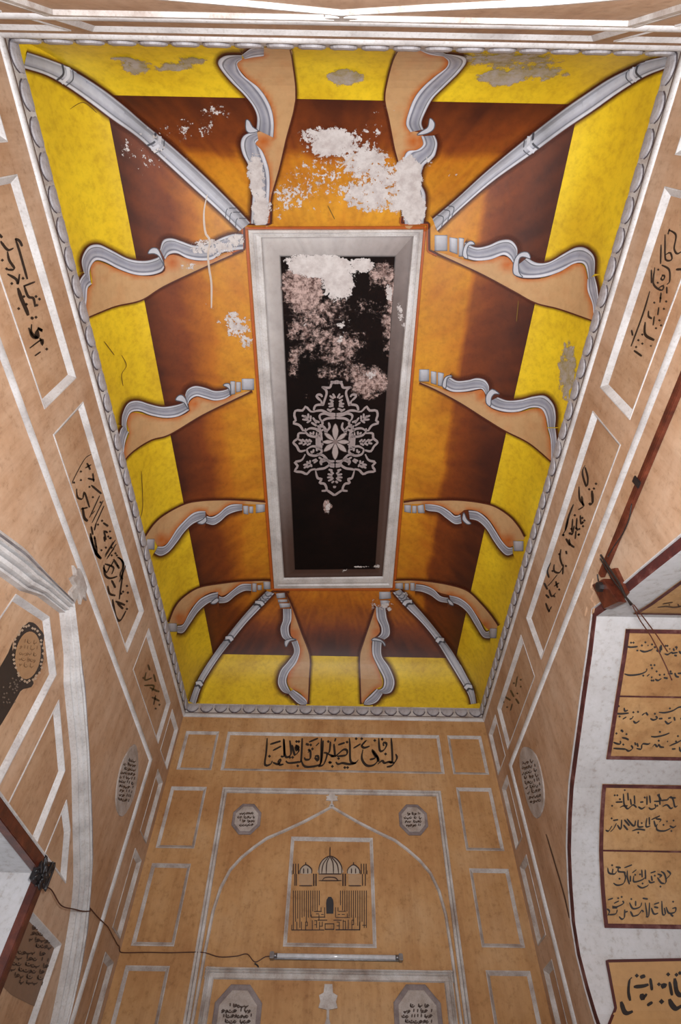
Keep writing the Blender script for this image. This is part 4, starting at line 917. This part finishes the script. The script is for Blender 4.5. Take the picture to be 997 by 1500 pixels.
# mosque picture built of square script, framed on the end wall
pm = Painter(EF); PC = (410, 1215, 6.647); KI = rgb(56, 26, 14)
def pr(x0, y0, x1, y1, col=KI, off=.003): 
    (a, b), = Z(PC, '%g,%g' % (x0, y0)); (c, d), = Z(PC, '%g,%g' % (x1, y1)); pm.grid([[(a, b), (c, b)], [(a, d), (c, d)]], [[col, col]]*2, off)
WHT = rgb(190, 176, 160)
pm.fill(smooth_pts(Z(PC, "380,430 380,370 400,310 440,275 485,262 530,275 575,315 600,370 600,430"), 3, True), WHT, off=.002, step=4)
pm.fill(smooth_pts(Z(PC, "195,430 200,380 250,345 300,380 308,430"), 3, True), WHT, off=.002, step=4)
pm.fill(smooth_pts(Z(PC, "655,430 665,380 715,345 765,380 775,430"), 3, True), WHT, off=.002, step=4)
pm.fill(Z(PC, "185,440 315,440 315,545 185,545"), rgb(186, 150, 112), off=.0018, step=6); pm.fill(Z(PC, "665,440 790,440 790,545 665,545"), rgb(186, 150, 112), off=.0018, step=6)
pm.fill(Z(PC, "375,435 600,435 600,500 375,500"), rgb(176, 140, 104), off=.0018, step=6)
pm.strokes(PC, "487,170 485,262;380,430 382,360 420,295 485,262 550,290 598,360 600,430;405,430 420,340 470,270;450,430 455,330 485,268;520,430 515,330 487,268;570,430 555,340 500,270;375,435 600,435;195,430 200,385 250,345 305,385 308,430;655,430 662,385 715,345 768,385 775,430;250,345 250,320;715,345 715,320;185,550 315,550;665,550 790,550;375,500 600,500;230,380 230,430;270,380 270,430;695,380 695,430;735,380 735,430;410,500 440,470 530,470 565,500", 1.2, KI, off=.0032, thin=.7)
for x in (130, 152, 178, 790, 815, 838): pr(x-5, 335, x+5, 435)
for x in (145, 160, 802, 830): pr(x-5, 435, x+5, 550)
for x in (118, 185, 785, 848): pr(x-3, 400, x+3, 440)
for x in (328, 350, 612, 635): pr(x-7, 432, x+7, 552)
R2 = random.Random(5)
for i, x in enumerate(range(130, 385, 21)): pr(x-4, 596, x+4, [980, 900, 870, 960, 860, 850, 900, 860, 850, 800, 790, 800, 740][i])
for i, x in enumerate(range(588, 850, 21)): pr(x-4, 596, x+4, [740, 790, 800, 800, 850, 860, 900, 860, 940, 970, 900, 960, 960][i])
for x0, y0, x1, y1 in ((330, 795, 405, 805), (300, 850, 440, 860), (395, 760, 403, 800), (365, 880, 460, 890), (520, 880, 600, 890), (540, 855, 680, 863), (570, 795, 640, 803), (560, 760, 568, 800), (430, 760, 438, 856), (536, 760, 544, 856),
    (435, 915, 528, 925), (435, 968, 528, 980), (435, 915, 443, 978), (520, 915, 528, 978), (110, 975, 430, 985), (540, 972, 780, 984), (110, 930, 118, 984), (245, 900, 253, 984), (245, 900, 270, 908), (262, 900, 270, 940), (245, 935, 270, 943), (310, 885, 318, 980), (335, 885, 360, 893), (352, 885, 360, 960), (335, 925, 360, 933), (380, 900, 388, 978), (380, 940, 415, 948), (407, 900, 415, 948), (550, 900, 580, 908), (572, 900, 580, 978), (550, 935, 580, 943), (610, 880, 618, 978), (610, 890, 640, 898), (632, 890, 640, 978), (660, 880, 668, 970), (695, 880, 720, 888), (712, 880, 720, 930), (695, 925, 720, 933), (695, 880, 703, 978), (770, 900, 778, 984), (160, 900, 168, 978), (205, 900, 213, 978), (375, 830, 383, 890), (350, 820, 380, 828), (600, 825, 630, 833), (650, 820, 658, 860), (300, 830, 308, 860), (800, 930, 840, 938), (400, 825, 425, 833), (560, 825, 585, 833)): pr(x0, y0, x1, y1)
pm.fill(Z(PC, "450,822 447,700 460,665 485,648 508,665 522,700 520,822"), rgb(20, 18, 30), off=.0032, step=5)
o = pm.build('mosque_picture', M['paint_a'], pan_e[9]); o['label'] = 'domed mosque drawn with tall dark letters and a black doorway'

# left tympanum: medallion on a black stem, dark lettered panel
TF = Plane('L', -.05-DEP)
p = Painter(TF); MC = (0, 760, 3.561); BLK = rgb(52, 42, 38)
def ell(cx, cy, rx, ry, rot, n=28, jag=0, seed=0):
    R = random.Random(seed); out = []
    for i in range(n):
        a = 6.2832*i/n; k = 1+(jag*R.uniform(-1, 1) if jag else 0); x, y = rx*k*math.cos(a), ry*k*math.sin(a)
        out.append('%.1f,%.1f' % (cx+x*math.cos(rot)-y*math.sin(rot), cy+x*math.sin(rot)+y*math.cos(rot)))
    return ' '.join(out)
stem = Z(MC, "65,640 40,700 0,770 -60,850 -60,1150 0,1080 60,980 110,890 160,880 180,850 140,830 90,800 60,740")
p.fill(stem, BLK, off=.002, step=6)
p.fill(Z(MC, ell(145, 705, 84, 158, .12, 40, .10, 3)), BLK, off=.0025, step=6)
p.fill(Z(MC, ell(143, 712, 66, 125, .12, 30)), rgb(176, 136, 98), off=.0032, step=6)
R4 = random.Random(9)
for i in range(34):
    a = 6.28*i/34; cx, cy = 145+76*math.cos(a), 705+144*math.sin(a); p.strokes(MC, '%.0f,%.0f' % (cx+R4.uniform(-6, 6), cy+R4.uniform(-6, 6)), 2.4, rgb(190, 165, 140), off=.004)
for i in range(26): p.strokes(MC, '%.0f,%.0f' % (R4.uniform(10, 100), R4.uniform(830, 960)), 1.6, rgb(120, 104, 92), off=.004)
o = p.build('floral_medallion', M['paint_a'], pan_t[0]); o['label'] = 'oval medallion with a black leafy wreath on a black stem'
scribble(TF, pan_t[0], 40, 958, 15, 28, 30, 1.0, rgb(130, 92, 60), off=.005, rot=.12, seed=21)
p = Painter(TF); p.fill(Z((0, 1110, 3.561), "190,725 335,860 345,900 225,1320 60,1240 0,1180 20,1060 110,800"), rgb(140, 110, 88, 1), off=.002, step=9)
o = p.build('grey_ground', M['paint_a'], pan_t[4])
scribble(TF, pan_t[4], 66, 1365, 27, 34, 70, 1.7, rgb(66, 46, 36), off=.0045, rot=.1, seed=23)
scribble(TF, pan_t[4], 42, 1418, 34, 34, 80, 1.7, rgb(66, 46, 36), off=.0045, rot=.1, seed=24)
# leaf ornament between arch apex and bead, both side walls
lf = [(2.36, 3.85), (2.41, 3.87), (2.40, 3.93), (2.47, 3.92), (2.45, 3.97), (2.51, 3.99), (2.46, 4.01), (2.44, 4.04), (2.36, 4.045), (2.28, 4.04), (2.26, 4.01), (2.21, 3.99), (2.27, 3.97), (2.25, 3.92), (2.32, 3.93), (2.31, 3.87)]
prism(PL, lf, 0, .02, M['greywhite'], 'leaf_ornament', wl, .01)
prism(PR, [(a+.06, b+.03) for a, b in lf], 0, .008, M['tan'], 'leaf_ornament', wr, .006)
p = Painter(PR); p.strokes((0, 0, 1), "800,1222 812,1262 826,1310 834,1345;856,875 864,890", 1.3, rgb(70, 36, 24), off=.003, thin=.6); p.build('crack', M['paint_a'], wr)

# ------------------------------------------------------------------ loose things: lamp, cables, battens
def tube(name, pts, r, mat, parent=None, seg=7, sm=5):
    P = [Vector(q) for q in smooth_pts([tuple(q) for q in pts], sm)] if sm > 1 else [Vector(q) for q in pts]
    vs, fs = [], []; up = Vector((.31, .22, .92)).normalized()
    for i, q in enumerate(P):
        t = (P[min(i+1, len(P)-1)]-P[max(i-1, 0)]).normalized(); a = t.cross(up).normalized(); b = t.cross(a)
        for k in range(seg): an = 6.2832*k/seg; vs.append(q+a*(r*math.cos(an))+b*(r*math.sin(an)))
    for i in range(len(P)-1):
        for k in range(seg): fs.append((i*seg+k, i*seg+(k+1) % seg, (i+1)*seg+(k+1) % seg, (i+1)*seg+k))
    fs += [tuple(range(seg)), tuple(reversed(range(len(vs)-seg, len(vs))))]
    return meshobj(name, vs, fs, mat, parent, smooth=True)
x0, x1, zt = -.475, .548, 2.862
lamp = empty('fluorescent_tube', (.04, YF, zt), 'unlit fluorescent tube on a slim batten across the end wall', 'lamp')
def lp(name, o): o.parent = lamp; o.matrix_parent_inverse = Matrix.Translation((-.04, -YF, -zt)); return o
bpy.context.view_layer.update()
lp('b', box('batten', (x0+.02, YF-.028, zt-.016), (x1-.02, YF, zt+.02), M['alu']))
lp('t', tube('glass_tube', [(x0+.05, YF-.048, zt+.0), (x1-.05, YF-.048, zt+.0)], .015, M['glass'], sm=1, seg=12))
for xx in (x0+.03, x1-.03):
    lp('e', box('end_holder', (xx-.016, YF-.066, zt-.02), (xx+.016, YF-.0, zt+.022), M['alu']))
for xx in (x0+.058, x1-.058): lp('c', tube('metal_cap', [(xx-.012, YF-.048, zt), (xx+.012, YF-.048, zt)], .0165, M['alu'], sm=1, seg=12))
c2 = (0, 1110, 3.561)
pts = [PL.at(*q, d) for q, d in zip(Z(c2, "215,650 225,670 265,690 310,770 370,790 400,800 440,798 455,785 500,830 530,875 545,890 600,970 612,984"), (.004, .004, .004, .01, .02, .04, .04, .02, .012, .035, .03, .014, .014))]
pts += [PE.at(*q, .012) for q in Z((0, 1125, 1.994), "352,538 370,541 430,540 500,541 590,540 640,553 690,551 722,545 745,568 775,553 800,552")]
tag(tube('electric_cable', pts, 0.0035, M['cable']), 'thin brown cable sagging from the door frame to the fluorescent tube', 'cable')
tag(tube('wire_end', [PE.at(373, 1412, .012), PE.at(378, 1416, .014), PE.at(378, 1421, .016)], .005, M['blackcable']), 'short black wire end hanging below the left end of the tube', 'wire')
bt = tag(box('wooden_batten', (XR-.03, -.2, 3.915), (XR-.002, 2.165, 3.955), M['brownwood'], None), 'long red-brown wooden batten running along the wall above the right arch', 'batten')
tag(box('cable_clip', (XR-.04, 1.49, 3.90), (XR-.03, 1.53, 3.97), M['blackcable']), 'dark clip gripping the brown batten', 'clip')
bx = [PR.uv(*q) for q in ((881, 857), (898, 848), (921, 882), (899, 892))]
blk = empty('switch_block', PR.at(899, 869, .02), 'dark wooden switch block hanging at the point of the white arch', 'switch')
bpy.context.view_layer.update(); inv = blk.matrix_world.inverted()
pb = prism(PR, bx, 0.012, .06, M['brownwood'], 'block_body', None, .006); pb.parent = blk; pb.matrix_parent_inverse = inv
u, v = PR.uv(896, 860)
kb = prism(PR, octo(u, v, .03, .03), .055, .085, M['blackcable'], 'round_knob', None, .006); kb.parent = blk; kb.matrix_parent_inverse = inv
bp = prism(PR, [PR.uv(*q) for q in ((893, 835), (905, 832), (922, 868), (912, 880))], .0, .02, M['brownwood'], 'back_board', None, .004); bp.parent = blk; bp.matrix_parent_inverse = inv
c4 = (797, 760, 4.054)
def wire(s, d, r, label, m='blackcable', name='hanging_wire'):
    q = [PR.at(*a, d) for a in Z(c4, s)]; return tag(tube(name, q, r, M[m]), label, 'wire')
wire("575,-90 560,0 520,90 470,160 430,225", .05, .003, 'slack black wire looping up to the clip on the batten')
wire("408,215 450,280 520,380 560,460 604,512", .07, .006, 'thickest dark cord dropping from the batten end across the white arch')
wire("400,235 470,350 540,440 590,515", .066, .004, 'thin cord beside the thick one at the arch point')
wire("604,512 650,600 720,700 800,850 850,960", .07, .003, 'faint straight wire crossing the top lettered panel', 'cable')
wire("620,512 690,600 760,690 830,790", .075, .003, 'second faint wire just right of the straight one', 'cable')
wire("345,330 350,365 362,390", .03, .004, 'short pale-tipped lead from batten to the switch block')
# junction of tangled wire at the door frame corner
kn = empty('wire_tangle', (XL+.0, 3.36, 2.80), 'knot of black wire at the top corner of the brown door frame', 'wire')
bpy.context.view_layer.update(); inv = kn.matrix_world.inverted(); R5 = random.Random(4)
for i in range(5):
    q = [(XL+.02+R5.uniform(-.02, .03), 3.36+R5.uniform(-.07, .07), 2.79+R5.uniform(-.08, .06)) for _ in range(6)]
    w_ = tube('wire_loop', q, .007, M['blackcable']); w_.parent = kn; w_.matrix_parent_inverse = inv
bb = box('junction_box', (XL-.03, 3.325, 2.735), (XL+.03, 3.405, 2.815), M['blackcable']); bb.parent = kn; bb.matrix_parent_inverse = inv
for px, py in ((118, 845), ):
    pass
